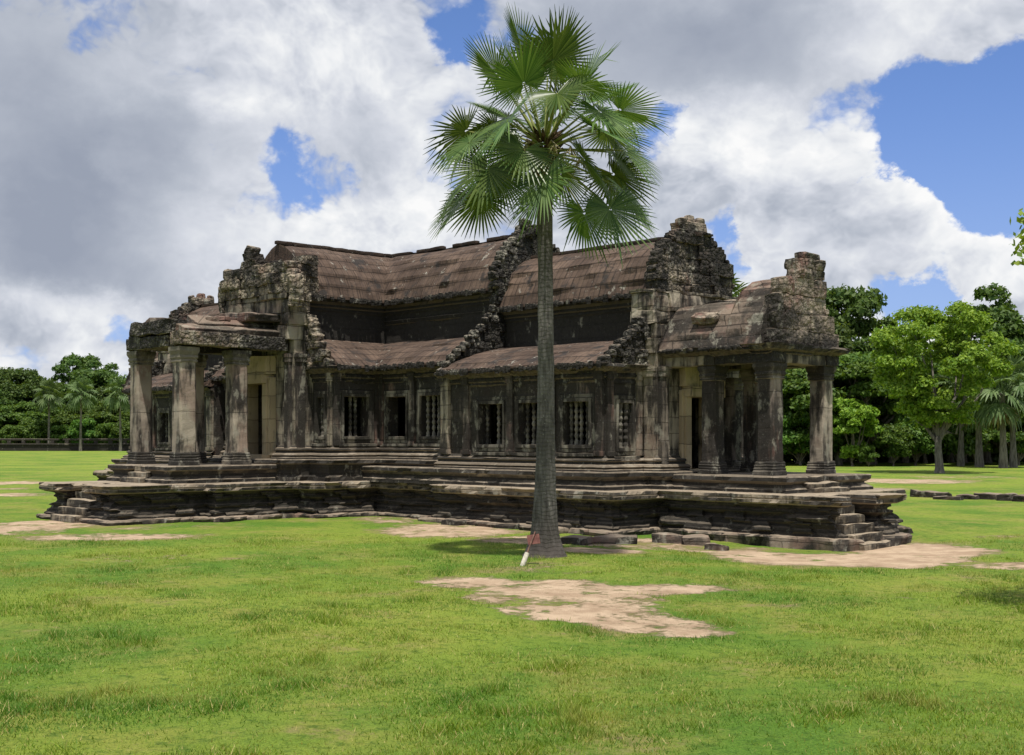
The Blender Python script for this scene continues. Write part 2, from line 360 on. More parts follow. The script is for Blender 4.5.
def ground():
    da = np.concatenate([-axis()[1:][::-1][:40][::-1][:0], axis()])        # depth from the camera forward
    back = -axis()[::6][1:][::-1]; da = np.concatenate([back, axis()])
    la = axis(); la = np.concatenate([-la[1:][::-1], la])
    nv, nu = len(da), len(la)
    co = np.zeros((nv, nu, 3))
    for i, d in enumerate(da):
        for j, l in enumerate(la):
            p = l*LV+d*DV; co[i, j] = (p[0], p[1], gz(p[0], p[1]) if abs(l) < 60 and 0 < d < 100 else 0)
    idx = np.arange(nv*nu).reshape(nv, nu)
    f = np.stack([idx[:-1, :-1], idx[:-1, 1:], idx[1:, 1:], idx[1:, :-1]], -1).reshape(-1, 4)
    me = bpy.data.meshes.new('ground'); me.from_pydata(co.reshape(-1, 3).tolist(), [], f.tolist()); me.update()
    me.polygons.foreach_set('use_smooth', [True]*len(me.polygons)); me.materials.append(ground_mat())
    return tag(link(bpy.data.objects.new('ground', me)), kind='structure')
ground()

# ------------------------------------------------------------------ mesh accumulator
class MB:
    def __init__(s): s.v = []; s.f = []; s.uv = None
    def add(s, vs, fs):
        o = len(s.v); s.v.extend([tuple(map(float, q)) for q in vs]); s.f.extend([tuple(i+o for i in q) for q in fs])
    def build(s, name, mat, parent=None, smooth=False, loc=None, uvs=None):
        me = bpy.data.meshes.new(name); me.from_pydata(s.v, [], s.f); me.update()
        if smooth: me.polygons.foreach_set('use_smooth', [True]*len(me.polygons))
        me.materials.append(mat)
        if uvs is not None:
            lay = me.uv_layers.new(name='UVMap'); li = np.zeros(len(me.loops), dtype=np.int32); me.loops.foreach_get('vertex_index', li)
            lay.data.foreach_set('uv', np.asarray(uvs, dtype=np.float32)[li].ravel())
        o = bpy.data.objects.new(name, me); link(o, parent)
        if loc is not None: o.location = loc
        return o
def nv(p, s=1.): return Vector((noise.noise(Vector(p)*s), noise.noise(Vector((p[1]+31, p[2]+17, p[0]+5))*s), noise.noise(Vector((p[2]+3, p[0]+71, p[1]+9))*s)))
def block(mb, c, size, rot=(0, 0, 0), rough=.03, sub=3, rnd=.12):
    """a weathered block of stone"""
    sx, sy, sz = [q/2 for q in size]; R = Matrix.Rotation(rot[2], 3, 'Z') @ Matrix.Rotation(rot[1], 3, 'Y') @ Matrix.Rotation(rot[0], 3, 'X')
    key = {}; vs = []; fs = []
    mn = min(sx, sy, sz); r = mn*rnd*2
    def vid(i, j, k_):
        t = (i, j, k_)
        if t not in key:
            p = Vector(((i/sub*2-1)*sx, (j/sub*2-1)*sy, (k_/sub*2-1)*sz))
            q = Vector((max(-sx+r, min(sx-r, p.x)), max(-sy+r, min(sy-r, p.y)), max(-sz+r, min(sz-r, p.z))))
            dlt = p-q
            if dlt.length > 1e-6: p = q+dlt.normalized()*min(dlt.length, r)
            wp = R @ p + Vector(c)
            wp += nv(wp, 2.3)*rough*1.3 + nv(wp, 7)*rough*.6
            key[t] = len(vs); vs.append(wp)
        return key[t]
    for a in range(sub):
        for b_ in range(sub):
            fs.append((vid(a, b_, 0), vid(a, b_+1, 0), vid(a+1, b_+1, 0), vid(a+1, b_, 0)))
            fs.append((vid(a, b_, sub), vid(a+1, b_, sub), vid(a+1, b_+1, sub), vid(a, b_+1, sub)))
            fs.append((vid(a, 0, b_), vid(a+1, 0, b_), vid(a+1, 0, b_+1), vid(a, 0, b_+1)))
            fs.append((vid(a, sub, b_), vid(a, sub, b_+1), vid(a+1, sub, b_+1), vid(a+1, sub, b_)))
            fs.append((vid(0, a, b_), vid(0, a, b_+1), vid(0, a+1, b_+1), vid(0, a+1, b_)))
            fs.append((vid(sub, a, b_), vid(sub, a+1, b_), vid(sub, a+1, b_+1), vid(sub, a, b_+1)))
    mb.add(vs, fs)
def cell(p): return noise.cell(Vector(p))
def sweep(mb, path, prof, closed=False, step=.16, amp=.02, blk=.03, capz=None):
    """mouldings: profile (out, z) run round a path; the outside is to the right of travel"""
    n = len(path); pts = []
    segs = n if closed else n-1
    def nor(a, b): dx, dy = b[0]-a[0], b[1]-a[1]; L = math.hypot(dx, dy); return (dy/L, -dx/L)
    ns = [nor(path[i], path[(i+1) % n]) for i in range(segs)]
    mit = []
    for i in range(n):
        if closed: a, b = ns[i-1], ns[i]
        elif i == 0: a = b = ns[0]
        elif i == n-1: a = b = ns[-1]
        else: a, b = ns[i-1], ns[i]
        dn = 1+a[0]*b[0]+a[1]*b[1]; mit.append(((a[0]+b[0])/dn, (a[1]+b[1])/dn))
    for i in range(segs):
        a, b = path[i], path[(i+1) % n]; L = math.hypot(b[0]-a[0], b[1]-a[1]); c = max(1, int(round(L/step)))
        for q in range(c):
            t = q/c
            m_ = (mit[i][0]*(1-t)+mit[(i+1) % n][0]*t, mit[i][1]*(1-t)+mit[(i+1) % n][1]*t)
            pts.append((a[0]*(1-t)+b[0]*t, a[1]*(1-t)+b[1]*t, m_))
    if not closed: pts.append((path[-1][0], path[-1][1], mit[-1]))
    P = len(prof); vs = []; fs = []
    for (x, y, m_) in pts:
        for (off, z) in prof:
            e = blk*(cell(((x+y)/.62+int(z*4)*.37, z/.22, 1))-.5)*1.4
            q = Vector((x+m_[0]*(off+e), y+m_[1]*(off+e), z))
            e3 = nv(q, 1.6)*amp*1.5+nv(q, 5.5)*amp; e3.z *= .4; q += e3
            vs.append(q)
    K = len(pts)
    for i in range(K if closed else K-1):
        j = (i+1) % K
        for q in range(P-1): fs.append((i*P+q, j*P+q, j*P+q+1, i*P+q+1))
    if capz is not None: fs.append(tuple(i*P+P-1 for i in range(K)))
    mb.add(vs, fs)

# ------------------------------------------------------------------ the temple
CX, CY = -37.95, 29.5
temple = link(bpy.data.objects.new('stone_temple', None)); temple.location = (CX, CY, 0)
tag(temple, 'dark weathered sandstone temple with red-brown vaulted roofs, pillared porches and a stepped terrace', 'temple')
OFF = Vector((-CX, -CY, 0))
def T(mb, name, mat, parent=None, smooth=False, uvs=None):
    """part of the temple; meshes are made in world metres then moved under the temple's base"""
    par = temple if parent is None else parent
    org = Vector((CX, CY, 0)) if parent is None else Vector(parent['_o'])
    mb.v = [(a-org.x, b-org.y, c-org.z) for a, b, c in mb.v]
    o = mb.build(name, mat, par, smooth, uvs=uvs); return o
def QP(path, sx, sy):
    p = [(CX+sx*a, CY-sy*b) for a, b in path]
    return p if sx*sy > 0 else p[::-1]
QUADS = [(1, 1), (-1, 1), (1, -1), (-1, -1)]

# terrace: closed outline with stair notches
  # visible quadrant first, in (a,b)
tq = [(2.45, 12.45), (2.45, 9.3), (3.1, 9.3), (3.1, 6.3), (4.08, 6.3), (4.08, 3.9), (7.65, 3.9), (7.65, 4.6), (15.3, 4.6), (15.3, 2.75), (20.95, 2.75)]
def mir(p, sx, sy): return [(sx*a, sy*b) for a, b in p]
def notch_y(sy): return [(-.9, sy*12.45), (-.9, sy*11.2), (.75, sy*11.2), (.75, sy*12.45)]
outline = notch_y(1) + tq + [(20.95, 2.2), (19.8, 2.2), (19.8, .95), (20.95, .95), (20.95, -.28), (19.6, -.28), (19.6, -2.75)] \
    + mir(tq, 1, -1)[::-1][1:] + [(-x, y) for x, y in [(0, 0)]][:0] + mir(tq, -1, -1) + mir(tq, -1, 1)[::-1]
outline = [(CX+max(a, -18.2), CY-b) for a, b in outline]
mb = MB()
prof = [(-.06, -.4), (-.06, .20), (-.09, .25), (-.10, .31), (-.17, .35), (-.20, .40), (-.16, .45), (-.17, .50), (-.26, .53), (-.30, .59), (-.27, .66), (-.20, .69), (-.20, .74), (-.24, .78), (-.20, .83), (-.12, .88), (-.10, .92)]
sweep(mb, outline, prof, True, .11, .034, .085)
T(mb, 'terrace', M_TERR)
mb = MB()
sweep(mb, outline, [(-.30, .90), (-.08, .90), (.0, .94), (.0, 1.02), (-.03, 1.04), (.0, 1.06), (.0, 1.135), (-.02, 1.15), (-.22, 1.155)], True, .12, .018, .045, capz=1.15)
T(mb, 'terrace_floor', M_SLAB)
mb = MB()
sweep(mb, outline, [(.20, -.4), (.21, .08), (.17, .13), (-.12, .15)], True, .2, .05, .14)
T(mb, 'foot_course', M_CURB)
# stairs
def stair(name, fn, n, z0, z1, run, wid, nose=.05):
    mb = MB()
    for i in range(n):
        h = (z1-z0)/n; zt = z0+h*(i+1)-.02
        cx_, cy_, sx_, sy_ = fn(i, n)
        block(mb, (cx_, cy_, zt-h*.55), (sx_, sy_, h*1.1), rough=.045, sub=4, rnd=.14)
    return T(mb, name, M_SLAB)
stair('stair', lambda i, n: (CX-.08, CY-(12.45-.26*i), 1.7, .55), 5, 0, 1.15, .3, 1.6)
stair('stair', lambda i, n: (CX+21.0-.26*i, CY-1.55, .55, 1.3), 6, -.2, 1.15, .3, 1.2)
# upper plinths
pp = lambda z0, z1: [(.10, z0-.02), (.10, z0+.10*(z1-z0)/.5), (.02, z0+.14), (-.03, z0+.2), (-.03, z0+.26*(z1-z0)/.5), (.04, z1-.17), (.10, z1-.13), (.10, z1-.03), (.06, z1), (-.2, z1)]
def rect(a0, a1, b0, b1): # ccw in world
    return [(CX+a0, CY-b1), (CX+a1, CY-b1), (CX+a1, CY-b0), (CX+a0, CY-b0)]
def plinth(path, z, z0=1.15):
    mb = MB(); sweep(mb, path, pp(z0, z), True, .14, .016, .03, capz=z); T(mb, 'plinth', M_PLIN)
q = [(2.5, 6.3), (2.5, 5.4), (3.6, 5.4), (3.6, 3.45), (7.1, 3.45)]
plinth([(CX+a, CY-b) for a, b in q+mir(q, 1, -1)[::-1]+mir(q, -1, -1)+mir(q, -1, 1)[::-1]], 1.87)
q = [(14.5, 4.0), (14.5, 2.3)]
plinth([(CX+a, CY-b) for a, b in q+[(15.2, 2.3), (15.2, -2.3)]+mir(q, 1, -1)[::-1]+mir(q, -1, -1)+[(-15.2, -2.3), (-15.2, 2.3)]+mir(q, -1, 1)[::-1]], 1.645)
plinth([(CX+a, CY-b) for a, b in [(-1.95, 10.2), (-.8, 10.2), (-.8, 9.75), (.65, 9.75), (.65, 10.2), (1.95, 10.2), (1.95, -10.2), (-1.95, -10.2)]], 1.70)
plinth([(CX+a, CY-b) for a, b in [(18.9, 2.05), (18.9, 1.15), (18.4, 1.15), (18.4, -.35), (18.9, -.35), (18.9, -1.9), (-18.1, -1.9), (-18.1, 2.05)]], 1.58)
stair('stair', lambda i, n: (CX-.08, CY-(10.28-.25*i), 1.35, .4), 3, 1.15, 1.68, .2, 1.3)
stair('stair', lambda i, n: (CX+19.1-.3*i, CY-.4, .45, 1.45), 3, 1.15, 1.56, .2, 1.3)

# walls with openings
def wall(mb, p0, p1, z0, z1, ops=(), th=.45, sub=.35):
    """vertical wall from p0 to p1 (outside to the right), openings (s0,s1,z0,z1) in metres along it"""
    dx, dy = p1[0]-p0[0], p1[1]-p0[1]; L = math.hypot(dx, dy); ux, uy = dx/L, dy/L; nx, ny = uy, -ux
    ss = sorted(set([0, L]+[s for o in ops for s in o[:2]])); zs = sorted(set([z0, z1]+[z for o in ops for z in o[2:4]]))
    def P(s, z, t): return (p0[0]+ux*s-nx*t, p0[1]+uy*s-ny*t, z)
    solid = lambda s, z: s > 0 and s < L and z > z0 and z < z1 and not any(o[0] < s < o[1] and o[2] < z < o[3] for o in ops)
    for i in range(len(ss)-1):
        for j in range(len(zs)-1):
            sa, sb, za, zb = ss[i], ss[i+1], zs[j], zs[j+1]; sm, zm = (sa+sb)/2, (za+zb)/2
            if not solid(sm, zm): continue
            mb.add([P(sa, za, 0), P(sb, za, 0), P(sb, zb, 0), P(sa, zb, 0)], [(0, 1, 2, 3)])
            mb.add([P(sa, za, th), P(sb, za, th), P(sb, zb, th), P(sa, zb, th)], [(3, 2, 1, 0)])
            if sa > 0 and not solid(sa-.001, zm): mb.add([P(sa, za, 0), P(sa, zb, 0), P(sa, zb, th), P(sa, za, th)], [(0, 1, 2, 3)])
            if sb < L and not solid(sb+.001, zm): mb.add([P(sb, za, 0), P(sb, zb, 0), P(sb, zb, th), P(sb, za, th)], [(3, 2, 1, 0)])
            if za > z0 and not solid(sm, za-.001): mb.add([P(sa, za, 0), P(sb, za, 0), P(sb, za, th), P(sa, za, th)], [(3, 2, 1, 0)])
            if zb < z1 and not solid(sm, zb+.001): mb.add([P(sa, zb, 0), P(sb, zb, 0), P(sb, zb, th), P(sa, zb, th)], [(0, 1, 2, 3)])
def frame_pt(p0, p1):
    dx, dy = p1[0]-p0[0], p1[1]-p0[1]; L = math.hypot(dx, dy); return (dx/L, dy/L), (dy/L, -dx/L), L
def obox(mb, p0, u, n, s0, s1, t0, t1, z0, z1, rough=.012, sub=3):
    """weathered box along a wall: s along, t outwards"""
    sm, tm = (s0+s1)/2, (t0+t1)/2
    c = (p0[0]+u[0]*sm+n[0]*tm, p0[1]+u[1]*sm+n[1]*tm, (z0+z1)/2)
    block(mb, c, (abs(s1-s0), abs(t1-t0), z1-z0), (0, 0, math.atan2(u[1], u[0])), rough, sub, .06)
def lathe(mb, cx_, cy_, prof, seg=10):
    o = []; fs = []
    for r, z in prof:
        for i in range(seg):
            a = 2*math.pi*i/seg; o.append((cx_+r*math.cos(a), cy_+r*math.sin(a), z))
    for j in range(len(prof)-1):
        for i in range(seg):
            k_ = (i+1) % seg; fs.append((j*seg+i, j*seg+k_, (j+1)*seg+k_, (j+1)*seg+i))
    mb.add(o, fs)
M_PIL = stone('pilaster_stone', (.16, .14, .115), (.25, .21, .165), black=.66, pale=.30, red=.8, joint=(3, .5), streak=1.1, bumpd=.02)
def baluster(parent, x, y, z0, z1, r=.062, lo=None, worn=0):
    mb = MB(); H = z1-z0; pr = []
    nb = 7
    for i in range(nb*6+1):
        t = i/(nb*6); ph = (t*nb) % 1
        rr = r*(.55+.45*abs(math.sin(math.pi*ph))**.7 + (.12 if .42 < ph < .58 else 0))
        if t < .04 or t > .96: rr = r*1.25
        pr.append((rr, z0+H*t))
    lathe(mb, x, y, pr)
    return T(mb, 'baluster', M_BALU, parent, True)
M_BALU = stone('baluster_stone', (.15, .135, .11), (.26, .235, .19), black=.60, pale=.4, joint=(9, 9), streak=.4, bumpd=.01)
def window(p0, p1, s0, s1, z0, z1, bal, blind=False, t_out=.05):
    """moulded frame round an opening plus its balusters"""
    u, n, L = frame_pt(p0, p1); fw = .11
    mb = MB()
    for k_, (g, o0, o1) in enumerate(((0.0, -.12, t_out+.03), (fw, -.02, t_out-.01))):
        a0, a1, b0, b1 = s0-g, s1+g, z0-g, z1+g; w_ = fw*.9
        if k_ == 0: a0 += .0; 
        obox(mb, p0, u, n, a0-w_, a0, o0, o1, b0-w_, b1+w_, .008, 2)
        obox(mb, p0, u, n, a1, a1+w_, o0, o1, b0-w_, b1+w_, .008, 2)
        obox(mb, p0, u, n, a0, a1, o0, o1-.004, b1, b1+w_, .008, 2)
        obox(mb, p0, u, n, a0, a1, o0, o1+.03, b0-w_, b0, .008, 2)
    obox(mb, p0, u, n, s0-.24, s1+.24, -.02, t_out+.10, z0-.33, z0-.235, .012, 4)
    if blind: obox(mb, p0, u, n, s0, s1, -.2, -.10, z0, z1, .01, 2)
    c = ((s0+s1)/2); org = (p0[0]+u[0]*c, p0[1]+u[1]*c, z0)
    wo_ = MB(); wo_.v = [(a-org[0], b-org[1], q_-org[2]) for a, b, q_ in mb.v]; wo_.f = mb.f
    o = wo_.build('window', M_WFR, temple); o.location = (org[0]-CX, org[1]-CY, org[2]); o['_o'] = list(org)
    t = -.20 if not blind else -.045
    for b_ in bal:
        s = s0+(s1-s0)*b_; x, y = p0[0]+u[0]*s+n[0]*t, p0[1]+u[1]*s+n[1]*t
        baluster(o, x, y, z0-.01, z1+.01, .062 if not blind else .07)
    del o['_o']
    return o
M_WFR = stone('window_frame_stone', (.15, .135, .11), (.25, .22, .17), black=.62, pale=.40, joint=(4, 3), streak=1.1, bumpd=.015)

winspec = []
for sx, sy in QUADS:
    mbw = MB(); mbn = MB()
    vis = (sx, sy) in ((1, 1), (-1, 1))
    def seg(a, b, *ops_, z0=1.6, z1=4.9, mbx=None, th=.45):
        P_ = [(CX+sx*a[0], CY-sy*a[1]), (CX+sx*b[0], CY-sy*b[1])]
        L = math.hypot(P_[1][0]-P_[0][0], P_[1][1]-P_[0][1]); ops2 = list(ops_)
        if sx*sy < 0: P_ = P_[::-1]; ops2 = [(L-o[1], L-o[0], o[2], o[3]) for o in ops_]
        
        if not vis and len(ops_): ops2 = []
        wall(mbx or mbw, P_[0], P_[1], z0, z1, [o[:4] for o in ops2], th)
        return P_[0], P_[1], ops2
    def wins(r, bals, blind=False):
        for o, b_ in zip(r[2], bals):
            if sx*sy < 0: b_ = [1-q_ for q_ in b_]
            window(r[0], r[1], o[0], o[1], o[2], o[3], b_, blind)
    # nave end of the Y arm, its return, aisle end, aisle side
    seg((.7 if sx > 0 else 1.1, 5.6), (1.9, 5.6), z0=1.6, z1=5.95, mbx=mbn, th=.3)
    seg((0, 5.6), (.7 if sx > 0 else 1.1, 5.6), z0=4.63 if sy > 0 else 1.6, z1=5.95, mbx=mbn, th=.3)
    seg((1.9, 5.6), (1.9, 4.4), z0=1.6, z1=5.95, mbx=mbn)
    r = seg((1.9, 4.85), (3.05, 4.85), (.30, .72, 2.62, 3.92), z1=4.85)
    if vis: wins(r, [[.5]], True)
    r = seg((3.05, 4.85), (3.05, 2.9), *([(.40, 1.45, 2.62, 3.95)] if sx > 0 else []), z1=4.85)
    if vis and sx > 0: wins(r, [[.42, .62]])
    r = seg((3.05, 2.9), (7.0, 2.9), (.42, 1.47, 2.62, 3.95), (2.22, 3.30, 2.62, 3.95), z1=4.85)
    if vis: wins(r, [[.8, .93], [.1, .38, .62, .86]])
    seg((7.0, 2.9), (7.0, 3.45), z1=4.6)
    r = seg((7.0, 3.45), (13.95, 3.45), (1.78, 2.85, 2.38, 3.60), (3.55, 4.42, 2.38, 3.60), (5.40, 6.40, 2.38, 3.60), z1=4.55)
    if vis: wins(r, [[.12, .60, .93], [.15, .45, .75], [.08, .28, .48, .72, .92]])
    r = seg((13.95, 3.45), (13.95, 1.9), (.50, 1.08, 2.30, 3.55), z1=4.55)
    if vis: wins(r, [[.3, .7]], True)
    seg((13.2, 1.9), (14.5, 1.9), z0=1.5, z1=5.0, mbx=mbn)
    seg((14.5, 1.9), (14.5, .75), z0=1.5, z1=5.0, mbx=mbn)
    seg((14.5, .75), (14.5, 0), z0=4.2, z1=5.0, mbx=mbn)
    T(mbw, 'wall', M_WALL); T(mbn, 'door_wall', M_PALE)
    # pilasters
    def pil(a, b, ss_, w_, z0, z1, t=.08, pm_=None):
        P_ = [(CX+sx*a[0], CY-sy*a[1]), (CX+sx*b[0], CY-sy*b[1])]
        L = math.hypot(P_[1][0]-P_[0][0], P_[1][1]-P_[0][1])
        if sx*sy < 0: P_ = P_[::-1]
        u, n, _ = frame_pt(*P_)
        for s in ss_:
            if sx*sy < 0: s = L-s
            m2 = MB()
            obox(m2, P_[0], u, n, s-w_/2, s+w_/2, -.03, t, z0, z1, .012, 4)
            obox(m2, P_[0], u, n, s-w_/2-.03, s+w_/2+.03, -.03, t+.04, z0+.02, z0+.16, .008, 2)
            obox(m2, P_[0], u, n, s-w_/2-.03, s+w_/2+.03, -.03, t+.04, z1-.30, z1-.14, .008, 2)
            obox(m2, P_[0], u, n, s-w_/2-.05, s+w_/2+.05, -.03, t+.06, z1-.14, z1-.02, .008, 2)
            if vis: T(m2, 'pilaster', pm_ or M_PIL)
    pil((3.05, 4.85), (3.05, 2.9), (.12, 1.80), .2, 2.3, 4.75)
    pil((1.9, 4.85), (3.05, 4.85), (1.03,), .2, 2.3, 4.75, .08, M_PALE)
    pil((3.05, 2.9), (7.0, 2.9), (.15, 1.84), .24, 2.3, 4.75, .11); pil((3.05, 2.9), (7.0, 2.9), (3.72,), .26, 2.3, 4.75, .11, M_PALE)
    pil((7.0, 3.45), (13.95, 3.45), (1.2, 3.20, 4.90, 6.80), .26, 2.05, 4.5, .10); pil((7.0, 3.45), (13.95, 3.45), (.22,), .36, 2.05, 4.5, .12, M_PALE)
    pil((13.95, 3.45), (13.95, 1.9), (.16,), .24, 2.05, 4.5)
    pil((13.95, 3.45), (13.95, 1.9), (1.38,), .24, 2.05, 4.5, .08, M_PALE)
    pil((1.9, 5.6), (1.9, 4.85), (.2,), .32, 1.7, 5.4, .12, M_COLB)
    pil((.55, 5.6), (1.9, 5.6), (1.1,), .26, 1.7, 5.4, .16, M_COLB)
    pil((13.95, 1.9), (14.5, 1.9), (.33,), .34, 1.65, 4.6, .10, M_PALE)
    pil((14.5, 1.9), (14.5, .75), (.2,), .30, 1.65, 4.6, .16)


# wall foot mouldings and cornices
mb = MB()
bp = lambda z, h: [(.34, z-.01), (.34, z+.10*h), (.26, z+.16*h), (.30, z+.28*h), (.24, z+.38*h), (.14, z+.45*h), (.12, z+.6*h), (.18, z+.68*h), (.16, z+.78*h), (.07, z+.86*h), (.03, z+h), (-.02, z+h+.01)]
for sx, sy in QUADS:
    mb = MB()
    sweep(mb, QP([(1.0, 5.62), (1.9, 5.62), (1.9, 4.85), (3.05, 4.85), (3.05, 2.9), (7.0, 2.9)], sx, sy), bp(1.87 if 1 else 0, .45), False, .15, .01, .012)
    T(mb, 'wall_foot', M_PLIN); mb = MB()
    sweep(mb, QP([(6.95, 3.45), (13.95, 3.45), (13.95, 1.9), (14.5, 1.9), (14.5, .72)], sx, sy), bp(1.645, .43), False, .15, .01, .012)
    T(mb, 'wall_foot', M_PLIN)
mb = MB()
cp = lambda z, o: [(0, z-.55), (.03, z-.50), (.06, z-.44), (.05, z-.38), (.11, z-.34), (.13, z-.28), (.10, z-.23), (.20, z-.17), (.27, z-.12), (o, z-.08), (o+.03, z), (o-.1, z+.02)]
for sx, sy in QUADS:
    mb = MB()
    sweep(mb, QP([(1.9, 4.85), (3.05, 4.85), (3.05, 2.9), (7.25, 2.9)], sx, sy), cp(4.94, .34), False, .12, .015, .03); T(mb, 'cornice', M_CORN); mb = MB()
    sweep(mb, QP([(6.95, 3.45), (13.95, 3.45), (13.95, 1.9)], sx, sy), cp(4.62, .34), False, .12, .015, .03); T(mb, 'cornice', M_CORN)

# upper (nave) walls and their cornices
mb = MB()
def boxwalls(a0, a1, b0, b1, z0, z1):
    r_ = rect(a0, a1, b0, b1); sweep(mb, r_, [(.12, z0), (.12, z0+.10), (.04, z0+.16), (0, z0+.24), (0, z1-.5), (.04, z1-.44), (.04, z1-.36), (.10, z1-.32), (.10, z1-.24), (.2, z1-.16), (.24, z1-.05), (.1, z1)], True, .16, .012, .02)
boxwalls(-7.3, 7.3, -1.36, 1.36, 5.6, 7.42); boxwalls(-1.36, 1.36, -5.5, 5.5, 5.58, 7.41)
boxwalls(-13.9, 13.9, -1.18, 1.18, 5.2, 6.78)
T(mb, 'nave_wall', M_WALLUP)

# roofs
def vault(name, mat, axis_, s0, s1, prof, side=(1, -1), c_off=0, sub=.22, sag=.02, seed=0, crest=True, eave=True, orn=.085):
    """curved stone roof: prof = (half width, z) from eave to ridge, run along 'x' or 'y'"""
    mb = MB(); uvs = []
    P_ = [prof[0]]
    for a, b in zip(prof[:-1], prof[1:]):
        L = math.hypot(a[0]-b[0], a[1]-b[1]); c = max(1, int(L/.16))
        for i in range(1, c+1): P_.append((a[0]+(b[0]-a[0])*i/c, a[1]+(b[1]-a[1])*i/c))
    ns = max(2, int(abs(s1-s0)/sub))
    for sd in side:
        base = len(mb.v); vs = []; 
        for i in range(ns+1):
            s = s0+(s1-s0)*i/ns; v = 0
            for j, (h, z) in enumerate(P_):
                if j: v += math.hypot(P_[j][0]-P_[j-1][0], P_[j][1]-P_[j-1][1])
                row = int(v/.42)
                zz = z + sag*2*noise.noise(Vector((s*.35, v, seed)))+.014*noise.noise(Vector((s*2.5, v*4, seed+3)))
                hh = h + .055*(cell((s/.85+row*.5, row+seed*7, sd+3))-.5) - .05*((v % .42)/.42)
                if axis_ == 'x': vs.append((CX+s, CY-sd*hh, zz))
                else: vs.append((CX+sd*hh, CY-s, zz))
                uvs.append((s+seed, v))
        n_ = len(P_); fs = []
        for i in range(ns):
            for j in range(n_-1):
                q_ = (i*n_+j, (i+1)*n_+j, (i+1)*n_+j+1, i*n_+j+1)
                fs.append(q_)
        mb.add(vs, fs)
    for s in (s0, s1):
        vs = []; zc0 = P_[0][1]
        for sd in (1, -1):
            if sd not in side: continue
            row = [( (CX+s, CY-sd*h, z) if axis_ == 'x' else (CX+sd*h, CY-s, z)) for h, z in P_]
            row.append((CX+s, CY-sd*P_[-1][0], zc0) if axis_ == 'x' else (CX+sd*P_[-1][0], CY-s, zc0))
            mb.add(row, [tuple(range(len(row)))]); uvs += [(h, z) for h, z in P_]+[(0, 0)]
    o = T(mb, name, mat, uvs=uvs, smooth=False)
    o['_o'] = [CX, CY, 0]
    if eave:
        m2 = MB(); h, z = prof[0]
        for sd in side:
            s = min(s0, s1)
            while s < max(s0, s1):
                wd = .13+.07*random.random(); hh = orn*(.7+.8*random.random())
                if random.random() < .88:
                    c = (CX+s+wd/2, CY-sd*(h+.03), z+.0) if axis_ == 'x' else (CX+sd*(h+.03), CY-s-wd/2, z+.0)
                    block(m2, (c[0], c[1], c[2]-.01), (wd*.9, .12, hh*2) if axis_ == 'x' else (.12, wd*.9, hh*2), rough=.02, sub=2, rnd=.35)
                s += wd
        T(m2, 'eave_ornament', M_CORN, o)
    if crest:
        m2 = MB(); s = min(s0, s1); z = prof[-1][1]
        while s < max(s0, s1)-.05:
            L = .4+.35*random.random()
            if random.random() < .93:
                c = (CX+s+L/2, CY, z+.02) if axis_ == 'x' else (CX, CY-s-L/2, z+.02)
                block(m2, c, (L*.97, .24, .13) if axis_ == 'x' else (.24, L*.97, .13), rough=.02, sub=2, rnd=.2)
            s += L
        T(m2, 'ridge_crest', M_ROOF, o)
    del o['_o']
    return o
big = [(1.66, 7.36), (1.66, 7.47), (1.55, 7.86), (1.36, 8.26), (1.10, 8.64), (.78, 8.95), (.42, 9.18), (0, 9.33)]
vault('roof', M_ROOF, 'x', -7.35, 7.35, big, seed=1)
vault('roof', M_ROOF, 'y', -5.2, 5.0, [(a, b-.004) for a, b in big], seed=2)
low = [(1.46, 6.72), (1.46, 6.83), (1.36, 7.2), (1.2, 7.58), (.98, 7.92), (.70, 8.18), (.38, 8.38), (0, 8.5)]
vault('roof', M_ROOF, 'x', 7.35, 13.9, low, seed=3); vault('roof', M_ROOF, 'x', -13.9, -7.35, low, seed=4)
ais = [(3.42, 4.92), (3.42, 5.0), (3.15, 5.22), (2.75, 5.46), (2.3, 5.68), (1.85, 5.84), (1.3, 5.97)]
vault('roof', M_ROOF, 'x', -7.3, 7.3, ais, crest=False, seed=5)
vault('roof', M_ROOF, 'y', -4.9, 4.9, [(a, b-.004) for a, b in ais], crest=False, seed=6)
aisl = [(3.95, 4.60), (3.95, 4.68), (3.65, 4.88), (3.2, 5.07), (2.6, 5.26), (1.95, 5.40), (1.15, 5.50)]
vault('roof', M_ROOF, 'x', 7.2, 14.05, [(a-.12, b) for a, b in aisl], crest=False, seed=7); vault('roof', M_ROOF, 'x', -14.05, -7.2, [(a-.12, b) for a, b in aisl], crest=False, seed=8)

# pediments: courses of carved blocks inside an outline
def courses(mb, axis_, st, sgn, thick, ofn, z0, z1, rh=.30, bw=.5, jit=.06, rough=.035, miss=0):
    z = z0; row = 0
    while z < z1-.05:
        h = rh*(.85+.3*random.random()); h = min(h, z1-z)
        u0, u1 = ofn(z+h*.5); u0 += random.uniform(-.06, .06); u1 += random.uniform(-.06, .06)
        u = u0
        while u < u1-.04:
            L = min(bw*(.6+.8*random.random()), u1-u)
            if u1-(u+L) < .12: L = u1-u
            if random.random() >= miss:
                s = st + sgn*jit*random.uniform(-.6, 1)
                c = (CX+s, CY-(u+L/2), z+h/2) if axis_ == 'x' else (CX+u+L/2, CY-s, z+h/2)
                sz = (thick, L*1.01, h*1.02) if axis_ == 'x' else (L*1.01, thick, h*1.02)
                block(mb, c, sz, (random.uniform(-.02, .02), random.uniform(-.02, .02), random.uniform(-.02, .02)), rough, 4, .10)
            u += L
        z += h; row += 1
def lerpf(tab):
    def f(z):
        if z <= tab[0][0]: return tab[0][1]
        for a, b in zip(tab[:-1], tab[1:]):
            if z <= b[0]: return a[1]+(b[1]-a[1])*(z-a[0])/(b[0]-a[0])
        return tab[-1][1]
    return f
